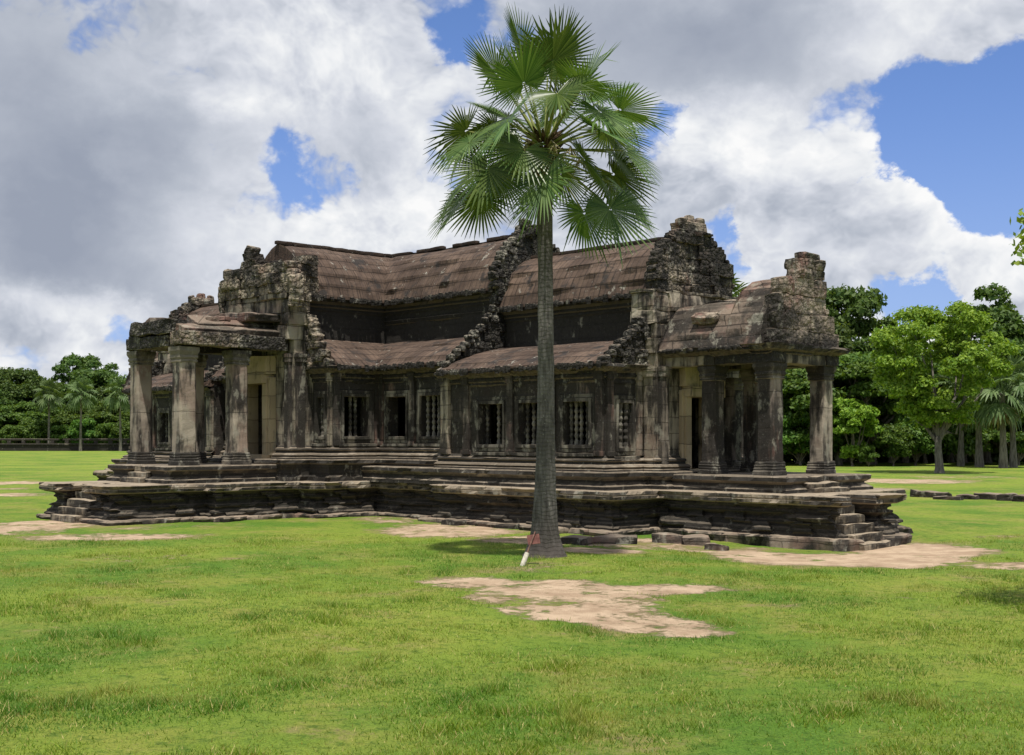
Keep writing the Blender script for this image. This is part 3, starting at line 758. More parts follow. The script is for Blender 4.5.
def edge_lobes(mb, axis_, st, thick, tab, side, r=.17, step=.2):
    """flame-like border stones up the edge of a gable"""
    pts = [(side*h, z) for z, h in tab]
    for a, b in zip(pts[:-1], pts[1:]):
        L = math.hypot(a[0]-b[0], a[1]-b[1]); n_ = max(1, int(L/step))
        for i in range(n_):
            t = (i+.5)/n_; u, z = a[0]+(b[0]-a[0])*t, a[1]+(b[1]-a[1])*t
            c = (CX+st, CY-u, z) if axis_ == 'x' else (CX+u, CY-st, z)
            s_ = r*(.6+.5*random.random())
            block(mb, c, (thick, s_*1.6, s_*1.9) if axis_ == 'x' else (s_*1.6, thick, s_*1.9), (0, 0, 0), .05, 4, .35)
def finish(mb, name, mat, fin=None, matf=None):
    o = T(mb, name, mat)
    if fin: o['_o'] = [CX, CY, 0]; T(fin, 'finial', matf or mat, o); del o['_o']
    return o
# tier gable between centre and wing, both ends of the long arm
for sg in (1, -1):
    tab = [(5.5, 1.75), (7.4, 1.72), (7.9, 1.75), (8.3, 1.55), (8.8, 1.15), (9.2, .65), (9.42, .2)]
    h = lerpf(tab); mb = MB()
    courses(mb, 'x', sg*7.42, sg, .30, lambda z: (-h(z)+.1, h(z)-.1), 6.9, 9.35, .28, .42)
    for s_ in (1, -1): edge_lobes(mb, 'x', sg*7.48, .34, tab[1:], s_, .16)
    fin = MB(); 
    for i in range(9): block(fin, (CX+sg*7.5+random.uniform(-.1, .1), CY-random.uniform(-.45, .45), 9.35+.05*i*random.random()), (.34, .3, .32), rough=.07, sub=4, rnd=.35)
    finish(mb, 'pediment', M_CARVD, fin)
    # stepped half pediments over the aisles
    for s_ in (1, -1):
        mb = MB(); tb = [(4.7, 3.75), (5.0, 3.55), (5.3, 3.15), (5.6, 2.8), (5.95, 2.35), (6.25, 2.1), (6.6, 1.8), (6.9, 1.55), (7.2, 1.35)]
        hh = lerpf(tb)
        courses(mb, 'x', sg*7.36, sg, .26, (lambda z: (1.2, hh(z)-.15)) if s_ > 0 else (lambda z: (-hh(z)+.15, -1.2)), 4.9, 7.0, .27, .38)
        edge_lobes(mb, 'x', sg*7.42, .32, tb, s_, .15)
        finish(mb, 'half_pediment', M_CARVD)
# end gable of the long arm (stands over the porch door)
for sg in (1, -1):
    tab = [(6.95, 1.8), (7.3, 1.85), (7.75, 1.68), (8.1, 1.35), (8.4, .9), (8.65, .65), (8.7, .55)]
    h = lerpf(tab); mb = MB()
    courses(mb, 'x', sg*14.15, sg, .5, lambda z: (-h(z)+.1, h(z)-.05), 6.75, 8.6, .36, .62, .10, .04)
    courses(mb, 'x', sg*13.75, sg, .45, lambda z: (-h(z)+.45, h(z)-.5), 6.75, 8.1, .33, .55, .1, .04)
    for s_ in (1, -1): edge_lobes(mb, 'x', sg*14.2, .4, [(z_, h_-.06) for z_, h_ in tab[:-1]], s_, .12)
    fin = MB()
    block(fin, (CX+sg*14.1, CY, 8.72), (.55, 1.05, .34), rough=.06, sub=4, rnd=.2)
    block(fin, (CX+sg*14.1, CY+.02, 8.93), (.3, .32, .38), rough=.05, sub=4, rnd=.25)
    block(fin, (CX+sg*14.15, CY-.42, 8.85), (.3, .26, .3), (.1, 0, 0), rough=.05, sub=4, rnd=.3)
    block(fin, (CX+sg*14.1, CY+.45, 8.88), (.3, .24, .34), (-.15, 0, 0), rough=.05, sub=4, rnd=.3)
    finish(mb, 'pediment', M_CARVB, fin, M_CARVR)
    mb = MB()   # plain stones carrying the gable
    courses(mb, 'x', sg*14.0, sg, .85, lambda z: (-1.95, 1.95), 4.5, 6.8, .46, .7, .10, .04)
    T(mb, 'gable_wall', M_PALE)
    for s_ in (1, -1):
        mb = MB(); tb = [(4.55, 3.75), (4.8, 3.5), (5.1, 3.05), (5.4, 2.6), (5.7, 2.3), (6.0, 2.15)]; hh = lerpf(tb)
        courses(mb, 'x', sg*14.02, sg, .34, (lambda z: (1.8, hh(z)-.1)) if s_ > 0 else (lambda z: (-hh(z)+.1, -1.8)), 4.6, 6.0, .25, .35, .08, .05)
        edge_lobes(mb, 'x', sg*14.08, .4, tb, s_, .15)
        finish(mb, 'half_pediment', M_CARVD)
# end gable of the short arm: broader, its top fallen in
for sg in (1, -1):
    tab = [(6.9, 2.15), (7.3, 2.25), (7.9, 2.2), (8.2, 2.0), (8.45, 1.8)]
    h = lerpf(tab); mb = MB()
    courses(mb, 'y', sg*5.65, sg, .62, lambda z: (-h(z), h(z)-.05), 7.4, 8.45, .40, .80, .12, .05)
    courses(mb, 'y', sg*5.15, sg, .5, lambda z: (-1.9, 1.95), 6.75, 8.5, .4, .7, .12, .05)
    courses(mb, 'y', sg*4.75, sg, .5, lambda z: (-1.2, 1.72), 7.2, 8.75, .4, .7, .1, .05)
    for s_ in (1, -1): edge_lobes(mb, 'y', sg*5.75, .5, tab, s_, .2)
    fin = MB()
    courses(fin, 'y', sg*5.65, sg, .5, lambda z: (-.95+(z-8.4)*.25, -.05-(z-8.4)*.45), 8.4, 8.95, .26, .4, .05, .05)
    block(fin, (CX-.62, CY-sg*5.65, 9.05), (.42, .4, .34), (0, .3, 0), .06, 4, .2)
    finish(mb, 'pediment', M_CARV, fin)
    mb = MB()
    courses(mb, 'y', sg*5.2, sg, .7, lambda z: (-1.85, 1.85), 4.75, 5.9, .45, .95, .08, 0)
    courses(mb, 'y', sg*5.5, sg, .7, lambda z: (-1.95, 1.95), 5.85, 7.4, .45, .95, .12, .03)
    T(mb, 'gable_wall', M_PALE)
    for s_ in (1, -1):
        mb = MB(); tb = [(4.9, 3.2), (5.2, 3.0), (5.5, 2.75), (5.8, 2.5), (6.2, 2.25), (6.6, 2.1)]; hh = lerpf(tb)
        courses(mb, 'y', sg*4.95, sg, .36, (lambda z: (1.75, hh(z)-.1)) if s_ > 0 else (lambda z: (-hh(z)+.1, -1.75)), 4.85, 6.7, .26, .36, .1, .05)
        edge_lobes(mb, 'y', sg*5.02, .42, tb, s_, .16)
        finish(mb, 'half_pediment', M_CARV)

# doorways
def doorway(axis_, st, sg, c, w_, z0, z1):
    mb = MB()
    def bx(u0, u1, t0, t1, a, b, r=.008, sub=3):
        s = st+sg*(t0+t1)/2
        ctr = (CX+s, CY-(u0+u1)/2, (a+b)/2) if axis_ == 'x' else (CX+(u0+u1)/2, CY-s, (a+b)/2)
        block(mb, ctr, (abs(t1-t0), u1-u0, b-a) if axis_ == 'x' else (u1-u0, abs(t1-t0), b-a), rough=r, sub=sub, rnd=.05)
    for s_ in (-1, 1):
        a, b = sorted((c+s_*w_, c+s_*(w_+.24))); bx(a, b, -.32, .06, z0, z1)
        a, b = sorted((c+s_*(w_+.24), c+s_*(w_+.36))); bx(a, b, -.25, .12, z0, z1+.2)
    bx(c-w_-.24, c+w_+.24, -.5, .055, z1, z1+.30); bx(c-w_-.36, c+w_+.36, -.4, .10, z1+.30, z1+.95, .03, 5)
    bx(c-w_-.3, c+w_+.3, -.5, .25, z0-.14, z0+.02, .02, 4)
    T(mb, 'doorway', M_DOOR)
    mb = MB(); bx(c-w_*.15 if sg > 0 else c-w_, c+w_ if sg > 0 else c+w_*.2, -.62, -.52, z0, z1, .004, 2)
    return
doorway('y', 5.6, 1, -.2, .62, 1.98, 4.42); doorway('y', 5.6, -1, -.2, .62, 1.98, 4.42)
doorway('x', 14.35, 1, 0, .55, 1.65, 3.75); doorway('x', 14.35, -1, 0, .55, 1.65, 3.75)

# columns
def column(a, b, z0, z1, wd, mat, broken=False):
    x, y = CX+a, CY-b; H = z1-z0
    mb = MB(); ch = wd*.12; ring = []; n_ = 22; hw0 = wd/2
    vs = []; fs = []
    def oct_(h): c = h*.24; return [(h-c, -h), (h, -h+c), (h, h-c), (h-c, h), (-h+c, h), (-h, h-c), (-h, -h+c), (-h+c, -h)]
    zb, zt = .36*wd/.5, .42*wd/.5
    def shaft(z): return hw0*(1-.055*(z/H))
    zs = np.linspace(zb*.8, H-zt*.8, 26)
    for z in zs:
        for (u, v) in oct_(shaft(z)):
            q_ = Vector((u, v, z)); wq = q_+Vector((x, y, z0)); q_ += nv(wq, 2.2)*.016+nv(wq, 8)*.006; q_.z = z; vs.append(q_)
    for i in range(len(zs)-1):
        for j in range(8): k_ = (j+1) % 8; fs.append((i*8+j, i*8+k_, (i+1)*8+k_, (i+1)*8+j))
    mb.add(vs, fs)
    o = mb.build('column', mat, temple); o.location = (a, -b, z0)
    def rings(prof, nm, m_):
        m2 = MB(); vs = []; fs = []
        sq = [(1, -1), (1, -.33), (1, .33), (1, 1), (.33, 1), (-.33, 1), (-1, 1), (-1, .33), (-1, -.33), (-1, -1), (-.33, -1), (.33, -1)]
        for (h, z) in prof:
            for (u, v) in sq:
                wq = Vector((x+u*h, y+v*h, z0+z)); q_ = Vector((u*h, v*h, z))+nv(wq, 3)*.018+nv(wq, 9)*.012; vs.append(q_)
        for i in range(len(prof)-1):
            for j in range(12): k_ = (j+1) % 12; fs.append((i*12+j, i*12+k_, (i+1)*12+k_, (i+1)*12+j))
        fs.append(tuple(range(11, -1, -1))); fs.append(tuple((len(prof)-1)*12+j for j in range(12)))
        m2.add(vs, fs); m2.build(nm, m_, o)
    s = wd/.5
    rings([(hw0*1.20, -.03), (hw0*1.20, .10*s), (hw0*1.12, .13*s), (hw0*1.15, .17*s), (hw0*1.08, .20*s), (hw0*1.12, .245*s), (hw0*1.06, .27*s), (hw0*1.08, .31*s), (hw0*1.0, .35*s)], 'base', M_COLCAP)
    t = H; k1 = hw0*.95
    rings([(k1*1.0, t-.42*s), (k1*1.10, t-.40*s), (k1*1.08, t-.35*s), (k1*1.02, t-.34*s), (k1*1.16, t-.29*s), (k1*1.14, t-.24*s), (k1*1.08, t-.22*s), (k1*1.20, t-.15*s), (k1*1.27, t-.11*s), (k1*1.27, t-.01*s)], 'capital', M_COLCAP)
    return o
M_COLCAP = stone('column_cap_stone', (.17, .15, .12), (.28, .245, .19), black=.62, pale=.36, joint=(9, 9), streak=.3, bumpd=.025)
for sg in (1, -1):
    column(1.25, sg*9.3, 1.70, 5.46, .60, M_COLA); column(-1.62, sg*9.3, 1.70, 5.46, .58, M_COLA)
    column(1.25, sg*7.4, 1.70, 5.42, .58, M_COLA); column(-1.5, sg*7.4, 1.70, 5.42, .55, M_COLA)
    column(sg*17.85, 1.22, 1.58, 4.58, .54, M_COLB); column(sg*17.85, -1.18, 1.58, 4.58, .50, M_COLA)
    column(sg*15.95, 1.22, 1.58, 4.56, .50, M_COLB); column(sg*15.55, -1.18, 1.58, 4.56, .46, M_COLB)
mb = MB(); # broken side pier by the far porch wall
column(14.78, -1.2, 1.6, 4.35, .44, M_COLB)

# porch lintels and cornices
def beam(mb, a0, a1, b0, b1, z0, z1, tilt=0, rough=.025, rx=0):
    block(mb, (CX+(a0+a1)/2, CY-(b0+b1)/2, (z0+z1)/2), (abs(a1-a0), abs(b1-b0), z1-z0), (rx, tilt, 0), rough, 8, .08)
for sg in (1, -1):
    for s_, z in ((1, 0), (-1, .01)):
        mb = MB(); beam(mb, s_*1.38-.32, s_*1.38+.32, sg*5.7, sg*7.55, 5.47, 5.92+z); T(mb, 'lintel', M_CARVD if s_ > 0 else M_CORN)
        mb = MB(); beam(mb, s_*1.40-.34, s_*1.40+.36, sg*7.58, sg*9.7, 5.50, 5.95+z); T(mb, 'lintel', M_CARV if s_ > 0 else M_CORN)
    mb = MB(); beam(mb, -1.95, .72, sg*9.0, sg*9.68, 5.47, 5.86); T(mb, 'lintel', M_CARVD)
    mb = MB(); beam(mb, -1.55, .95, sg*9.0, sg*9.75, 5.93, 6.34, rough=.06); T(mb, 'lintel', M_CARVD)
    mb = MB(); m2 = mb
    # long tilted roof slab lying on the side beam, plus rubble of the fallen vault
    block(mb, (CX+1.05, CY-sg*7.65, 6.09), (.85, 3.5, .24), (sg*.02, .28, 0), .03, 8, .15)
    block(mb, (CX+.62, CY-sg*7.2, 6.36), (.75, 2.9, .24), (sg*.03, .42, 0), .03, 8, .15)
    block(mb, (CX+.15, CY-sg*6.9, 6.50), (.75, 2.6, .24), (sg*.04, .1, 0), .03, 8, .15)
    block(mb, (CX-1.2, CY-sg*7.6, 6.25), (.9, 3.6, .36), (0, -.3, 0), .06, 8, .15)
    block(mb, (CX-.6, CY-sg*7.0, 6.42), (.9, 2.8, .3), (0, -.3, 0), .06, 8, .15)
    for i in range(9):
        block(mb, (CX+random.uniform(-.9, .7), CY-sg*random.uniform(6.0, 8.0), random.uniform(6.42, 6.62)), (random.uniform(.3, .8), random.uniform(.4, 1.), random.uniform(.15, .25)), (random.uniform(-.1, .1), random.uniform(-.1, .1), random.uniform(-.3, .3)), .06, 4, .2)
    block(mb, (CX+.4, CY-sg*6.4, 6.62), (1.9, 1.2, .3), (0, .05, 0), .04, 8, .15)
    T(mb, 'fallen_roof_slab', M_ROOFP)
for sg in (1, -1):
    for s_ in (1, -1):
        mb = MB(); beam(mb, sg*14.5, sg*16.25, s_*1.25-.3, s_*1.25+.3, 4.56, 4.84); T(mb, 'lintel', M_PALE)
        mb = MB(); beam(mb, sg*16.27, sg*18.2, s_*1.25-.3, s_*1.25+.3, 4.57, 4.84); T(mb, 'lintel', M_CORN)
    mb = MB(); beam(mb, sg*17.56, sg*18.16, -.95, .95, 4.56, 4.83); T(mb, 'lintel', M_PALE)
    mb = MB()
    pth = [(sg*14.5, 1.5), (sg*18.1, 1.5), (sg*18.1, -1.5), (sg*14.5, -1.5)]
    pth = [(CX+a, CY-b) for a, b in pth]
    if sg < 0: pth = pth[::-1]
    sweep(mb, pth, [(-.3, 4.80), (.02, 4.78), (.10, 4.83), (.16, 4.88), (.30, 4.92), (.36, 5.0), (.34, 5.06), (-.1, 5.1)], False, .13, .02, .05)
    T(mb, 'cornice', M_CORN)
    pr = [(1.82, 5.0), (1.8, 5.1), (1.66, 5.4), (1.46, 5.75), (1.2, 6.06), (.9, 6.28), (.45, 6.36), (0, 6.4)]
    a0, a1 = sorted((sg*14.5, sg*17.4))
    vault('roof', M_ROOFP, 'x', a0, a1, pr, seed=9, sag=.05, crest=False, orn=.05)
    pr = [(1.82, 5.0), (1.8, 5.1), (1.68, 5.45), (1.52, 5.85), (1.28, 6.28), (.98, 6.62), (.55, 6.84), (0, 6.92)]
    a0, a1 = sorted((sg*16.75, sg*17.9))
    vault('roof', M_ROOFP, 'x', a0, a1, pr, seed=10, sag=.05, crest=False, eave=False)
    mb = MB()
    for i in range(12):
        block(mb, (CX+sg*random.uniform(14.8, 16.7), CY-random.uniform(-.9, 1.0), 6.38+random.uniform(-.08, .05)), (random.uniform(.4, .9), random.uniform(.3, .6), .18), (random.uniform(-.1, .1), random.uniform(-.1, .1), random.uniform(-.2, .2)), .05, 4, .2)
    block(mb, (CX+sg*15.9, CY-1.48, 5.88), (.75, .3, .26), (.6, .05, .1), .05, 4, .2)
    T(mb, 'loose_roof_stone', M_CARVR)
    tab = [(5.05, 1.66), (5.6, 1.5), (6.1, 1.32), (6.5, 1.2), (6.9, 1.05)]; h = lerpf(tab)
    h2 = lerpf([(5.05, 1.62), (5.6, 1.4), (6.0, 1.1), (6.3, .98), (6.9, .92)]); mb = MB()
    courses(mb, 'x', sg*17.95, sg, .42, lambda z: (-h2(z), h(z)-.02), 5.04, 6.9, .42, .85, .05, .04)
    fin = MB(); courses(fin, 'x', sg*17.95, sg, .45, lambda z: (-.86, .40-(z-6.9)*.15), 6.9, 7.42, .27, .5, .05, .06)
    block(fin, (CX+sg*17.95, CY+.32, 7.5), (.38, .72, .2), rough=.06, sub=4, rnd=.3)
    for s_ in (1, -1): edge_lobes(mb, 'x', sg*18.05, .3, [(5.2, 1.42), (5.8, 1.15), (6.3, .82), (6.7, .5)], s_, .11, .3)
    finish(mb, 'pediment', M_CARVR, fin)
# interior floors/ceilings keep the nave dark: the vaults close it from above
mb = MB()
for sg in (1, -1):
    pass

# ------------------------------------------------------------------ loose stones round the temple
def stones(lst, label_fn, group, mat=M_ROCK):
    for i, (px, py, sx, sy, sz, rz) in enumerate(lst):
        x, y, _ = G(px, py); mb = MB()
        block(mb, (0, 0, sz*.20), (sx, sy, sz), (random.uniform(-.08, .08), random.uniform(-.08, .08), rz), .05, 5, .15)
        o = mb.build('stone_block', mat); o.location = (x, y, gz(x, y)); tag(o, label_fn(i), 'stone block', group)
ROW = [(930, 497, 1.7, .5, .38, .0), (948, 500, 1.2, .4, .2, .1), (968, 499.5, 1.0, .4, .28, -.1), (990, 500, 1.3, .5, .36, .05), (1007, 501, .8, .5, .4, .3), (1023, 502, .7, .5, .38, -.2)]
rl = ['low brown stone starting the grass row right of the temple', 'flat thin stone second from left in the grass row', 'small half-sunk stone third from the left in the grass row',
      'long dark-faced stone fourth from the left in the grass row', 'chunky stone fifth from the left in the grass row', 'stone at the right edge of the photo ending the grass row']
stones(ROW, lambda i: rl[i], 'row of stones in the grass')
ANG = math.atan2(LV[1], LV[0])
FB = [(612, 542, 1.2, .5, .26, ANG+.1), (668, 540, .8, .5, .30, ANG-.2), (695, 541, .7, .5, .3, .9), (575, 543, .8, .5, .25, .4), (716, 545, .5, .4, .2, .2), (453, 525, .6, .5, .22, .2)]
fl = ['long flat stone at the terrace foot just right of the palm', 'squared fallen stone by the terrace foot near the convex corner', 'tilted fallen stone with dark face below the terrace corner',
      'small flat stone beside the palm trunk at the terrace foot', 'little stone right of the tilted fallen stone', 'small stone at the terrace foot left of the palm']
stones(FB, lambda i: fl[i], 'fallen stones near the terrace')

# ------------------------------------------------------------------ big palm
def tube(mb, pts, rad, seg=10):
    vs = []; fs = []; n_ = len(pts); up = Vector((0, 0, 1))
    for i, p in enumerate(pts):
        p = Vector(p); a = Vector(pts[max(0, i-1)]); b = Vector(pts[min(n_-1, i+1)]); t = (b-a).normalized()
        e1 = t.cross(Vector((1, 0, 0)) if abs(t.x) < .8 else Vector((0, 1, 0))).normalized(); e2 = t.cross(e1)
        for j in range(seg):
            an = 2*math.pi*j/seg; vs.append(p+(e1*math.cos(an)+e2*math.sin(an))*rad[i])
    for i in range(n_-1):
        for j in range(seg): k_ = (j+1) % seg; fs.append((i*seg+j, i*seg+k_, (i+1)*seg+k_, (i+1)*seg+j))
    fs.append(tuple((n_-1)*seg+j for j in range(seg))); mb.add(vs, fs)
def fan_leaf(mb, base, dirv, R, nseg, droop, rs, fold=.35, spread=150):
    """fan blade: base point, axis direction"""
    e = Vector(dirv).normalized(); side = e.cross(Vector((0, 0, 1)))
    if side.length < .1: side = Vector((1, 0, 0))
    side.normalize(); up = side.cross(e).normalized()
    roll = rs.uniform(-.75, .75); R_ = Matrix.Rotation(roll, 3, e); side = R_ @ side; up = R_ @ up
    for i in range(nseg):
        th = math.radians(-spread+2*spread*i/(nseg-1)); dth = math.radians(2*spread/(nseg-1))
        ln = R*(.80+.20*math.cos(th))*rs.uniform(.93, 1.05)
        lift = fold*abs(math.sin(th))*.55
        d = (e*math.cos(th)+side*math.sin(th)+up*lift).normalized()
        tang = (-e*math.sin(th)+side*math.cos(th)).normalized(); nn = tang.cross(d).normalized()
        vs = []; 
        tip_d = droop*rs.uniform(.7, 1.4); kink = 0 if rs.random() > .10 else rs.uniform(.3, .9)
        for (t, wf) in ((.04, 1.0), (.30, 1.0), (.55, .9), (.78, .55), (1.0, .03)):
            r = ln*t; hw = math.tan(dth/2)*min(r, ln*.60)*wf*1.0 if t > .3 else math.tan(dth/2)*r*1.08
            hw = max(hw, .003)
            p = Vector(base)+d*r; p.z -= tip_d*R*(t**2.4)*.55 + kink*R*max(0, t-.55)
            vs += [p-tang*hw, p+nn*hw*.45, p+tang*hw]
        fs = []
        for j in range(4): a = j*3; fs += [(a, a+3, a+4, a+1), (a+1, a+4, a+5, a+2)]
        mb.add(vs, fs)
def palm_big():
    bx, by, _ = G(544, 558); root = link(bpy.data.objects.new('palm_tree', None)); root.location = (bx, by, 0)
    tag(root, 'tall fan palm with grey ringed trunk standing in front of the temple', 'palm tree')
    mb = MB(); H = 8.7; seg = 28; vs = []; fs = []; n_ = 110
    rtab = lerpf([(0, .52), (.12, .42), (.35, .335), (.8, .272), (1.6, .222), (2.6, .195), (4, .172), (6, .158), (7.2, .16), (8.7, .17)])
    for i in range(n_+1):
        z = -.1+(H+.1)*i/n_; r = rtab(max(z, 0)); cxx = .02*math.sin(z*.5)+.003*z
        ringj = .003*((z/.085) % 1)
        for j in range(seg):
            a = 2*math.pi*j/seg; q_ = Vector((math.cos(a), math.sin(a), z)); 
            root_f = max(0, .6-z)/.6
            rr = r+ringj*(1-root_f)+root_f*.07*noise.noise(Vector((math.cos(a)*2.2, math.sin(a)*2.2, z*2)))+.014*noise.noise(q_*3)+.07*root_f*root_f*abs(noise.noise(Vector((a*3, 0, z*4))))
            l_ = cxx
            vs.append((LV[0]*l_+rr*math.cos(a), LV[1]*l_+rr*math.sin(a), z))
    for i in range(n_):
        for j in range(seg): k_ = (j+1) % seg; fs.append((i*seg+j, i*seg+k_, (i+1)*seg+k_, (i+1)*seg+j))
    mb.add(vs, fs); mb.build('trunk', M_TRUNK, root, True)
    rs = random.Random(12); cz = 8.8; c0 = Vector((-LV[0]*.0, -LV[1]*.0, cz))
    # old leaf bases wrapped round the top of the trunk
    mb = MB()
    for i in range(60):
        a = i*2.4; z = 8.18+i*.015; r0 = .15
        d = Vector((math.cos(a), math.sin(a), .55)).normalized(); p = Vector((c0.x+math.cos(a)*r0, c0.y+math.sin(a)*r0, z))
        tube(mb, [p, p+d*.16, p+d*.30+Vector((0, 0, .03))], [.055, .045, .012], 5)
    mb.build('leaf_base', M_BOOT, root)
    mb = MB()      # flower stalks hanging among the leaf bases
    for i in range(12):
        a = rs.uniform(0, 6.28); p = c0+Vector((math.cos(a)*.2, math.sin(a)*.2, rs.uniform(-.2, .3)))
        o_ = Vector((math.cos(a), math.sin(a), 0)); pts = [p, p+o_*.3+Vector((0, 0, .08)), p+o_*.55-Vector((0, 0, .05)), p+o_*.7-Vector((0, 0, .3))]
        tube(mb, pts, [.022, .018, .016, .008], 5)
        for q_ in range(5): tube(mb, [pts[2], pts[2]+Vector((rs.uniform(-.2, .2), rs.uniform(-.2, .2), -rs.uniform(.15, .35)))], [.016, .010], 4)
    mb.build('flower_stalk', M_DRY, root)
    NL = 43
    for i in range(NL):
        t = i/(NL-1); el = math.radians(76-106*t**.85); az = i*2.39996+rs.uniform(-.2, .2)
        el += rs.uniform(-.1, .1)
        d = Vector((math.cos(az)*math.cos(el), math.sin(az)*math.cos(el), math.sin(el)))
        pl = rs.uniform(1.45, 1.90) if rs.random() < .78 else rs.uniform(.7, 1.15)
        st = c0+Vector((math.cos(az)*.14, math.sin(az)*.14, .30-.55*t))
        pts = []; sagk = .05+.12*t
        for q_ in range(7):
            s = q_/6; p = st+d*pl*s; p.z -= sagk*s*s*pl*.6; pts.append(p)
        ld = (pts[-1]-pts[-2]).normalized()
        mbp_ = MB(); tube(mbp_, pts, [.040, .030, .026, .023, .021, .018, .014], 6)
        mbl = MB(); ld2 = ld.copy(); ld2.z -= rs.uniform(.1, .35) if t < .3 else rs.uniform(.35, 1.1); ld2.normalize()
        R = rs.uniform(.98, 1.16)
        fan_leaf(mbl, pts[-1], ld2, R, 48, .04+.10*t, rs, fold=rs.uniform(.0, .45), spread=rs.uniform(128, 165))
        lf = mbl.build('palm_leaf', L_PALM, root)
        mbp_.build('petiole', M_PETI, lf)
    return root
palm_big()

# leaning tool at the palm's foot
def tool():
    x, y, _ = G(521, 567); o = link(bpy.data.objects.new('leaning_stick', None)); o.location = (x, y, 0)
    tag(o, 'pale-sleeved stick with a dull red board leaning against the foot of the big palm', 'stick')
    r = Vector((LV[0], LV[1], 0)); f = Vector((DV[0], DV[1], 0))
    a = Vector((0, 0, -.02)); dirv = (r*.34+f*.28+Vector((0, 0, .86))).normalized()
    mb = MB(); tube(mb, [a, a+dirv*.16, a+dirv*.33], [.045, .052, .046], 12); mb.build('sleeve', plain('pale_wood', (.45, .42, .34), (.62, .58, .48), 20, .004), o)
    mb = MB(); tube(mb, [a+dirv*.30, a+dirv*.55, a+dirv*.80], [.017, .016, .016], 8); mb.build('rod', plain('dark_rod', (.10, .06, .05), (.22, .12, .09), 20, .003), o)
    mb = MB(); c = a+dirv*.62+r*.03+f*.04
    block(mb, c, (.25, .03, .20), (math.radians(-18), math.radians(-8), ANG), .006, 4, .1)
    mb.build('board', plain('red_board', (.11, .045, .038), (.18, .08, .065), 8, .004), o)
tool()

# ------------------------------------------------------------------ trees
def leaves_mesh(name, centers, normals, sizes, mat, rs):
    n = len(centers)
    a = rs.normal(size=(n, 3)); a -= (a*normals).sum(1, keepdims=True)*normals; a /= np.linalg.norm(a, axis=1, keepdims=True)+1e-9
    b = np.cross(normals, a); s = sizes[:, None]
    v = np.stack([centers+a*s, centers+b*s*.55, centers-a*s, centers-b*s*.55], 1).reshape(-1, 3)
    f = np.arange(n*4).reshape(-1, 4)
    me = bpy.data.meshes.new(name); me.vertices.add(n*4); me.vertices.foreach_set('co', v.astype(np.float32).ravel())
    me.loops.add(n*4); me.loops.foreach_set('vertex_index', f.astype(np.int32).ravel())
    me.polygons.add(n); me.polygons.foreach_set('loop_start', np.arange(0, n*4, 4, dtype=np.int32)); me.polygons.foreach_set('loop_total', np.full(n, 4, dtype=np.int32))
    me.update(); me.validate(); me.materials.append(mat); return me
def crown_pts(rs, clumps, nleaf, size, flat=.7):
    """clumps: list of (centre, radius); leaves on the outer shell of each clump"""
    w_ = np.array([c[1]**2 for c in clumps]); w_ = w_/w_.sum(); cs = []; ns = []; ss = []
    for (c, r), q_ in zip(clumps, w_):
        m = max(6, int(nleaf*q_)); d = rs.normal(size=(m, 3)); d /= np.linalg.norm(d, axis=1, keepdims=True)
        d[:, 2] = np.where(d[:, 2] < -.35, -d[:, 2]*.6, d[:, 2])
        rad = r*(1-.45*rs.random(m)**1.6)*(1+.22*np.sin(d[:, 0]*7+r*9)*np.cos(d[:, 1]*6+r*5))
        p = np.array(c)+d*rad[:, None]*np.array([1, 1, flat])
        nn = d*.7+rs.normal(size=(m, 3))*.65+np.array([0, 0, .35]); nn /= np.linalg.norm(nn, axis=1, keepdims=True)
        cs.append(p); ns.append(nn); ss.append(size*(.6+.8*rs.random(m)))
    return np.concatenate(cs), np.concatenate(ns), np.concatenate(ss)
def make_tree_data(seed, H, cr, trunk_h, tr, nclump, nleaf, leaf, mat, bark, shape='round', flat=.7, cmin=.22, cmax=.42):
    rs = np.random.default_rng(seed); rr = random.Random(seed)
    zc = (H+trunk_h)/2; hz = (H-trunk_h)/2
    clumps = []
    for i in range(nclump):
        for _ in range(30):
            p = rs.uniform(-1, 1, 3)
            if np.linalg.norm(p) < 1: break
        if np.linalg.norm(p) > .05: p = p/np.linalg.norm(p)*(np.linalg.norm(p)**.5)
        k_ = 1-.35*max(0, -p[2]) if shape == 'round' else 1
        if shape == 'umbrella': p[2] = .3*p[2]+.5; k_ = 1
        if shape == 'tall': k_ = 1-.45*abs(p[2])
        r = cr*rs.uniform(cmin, cmax)
        clumps.append(((p[0]*(cr-r*.6)*k_, p[1]*(cr-r*.6)*k_, zc+p[2]*(hz-r*.4)), r))
    c, n, s = crown_pts(rs, clumps, nleaf, leaf, flat)
    me = leaves_mesh('crown', c, n, s, mat, rs)
    mb = MB(); fork = trunk_h*.9
    pts = [(0, 0, -.2)]; 
    for i in range(1, 7): t = i/6; pts.append((math.sin(t*3+seed)*.12*tr*4*t, math.cos(t*2+seed)*.1*tr*4*t, fork*t))
    tube(mb, pts, [tr*1.5]+[tr*(1.1-.35*i/6) for i in range(1, 7)], 10)
    tops = sorted(clumps, key=lambda q_: -q_[1])[:min(14, len(clumps))]
    for cc, r in tops:
        a = Vector(pts[-1]) if rr.random() < .6 else Vector(pts[-2]); b = Vector(cc); m_ = a.lerp(b, .5)+Vector((rr.uniform(-.1, .1)*cr, rr.uniform(-.1, .1)*cr, -.08*cr))
        tube(mb, [a, a.lerp(m_, .5)+Vector((0, 0, .05*cr)), m_, b], [tr*.6, tr*.42, tr*.28, tr*.08], 6)
    return me, mb, bark
PROTO = {}
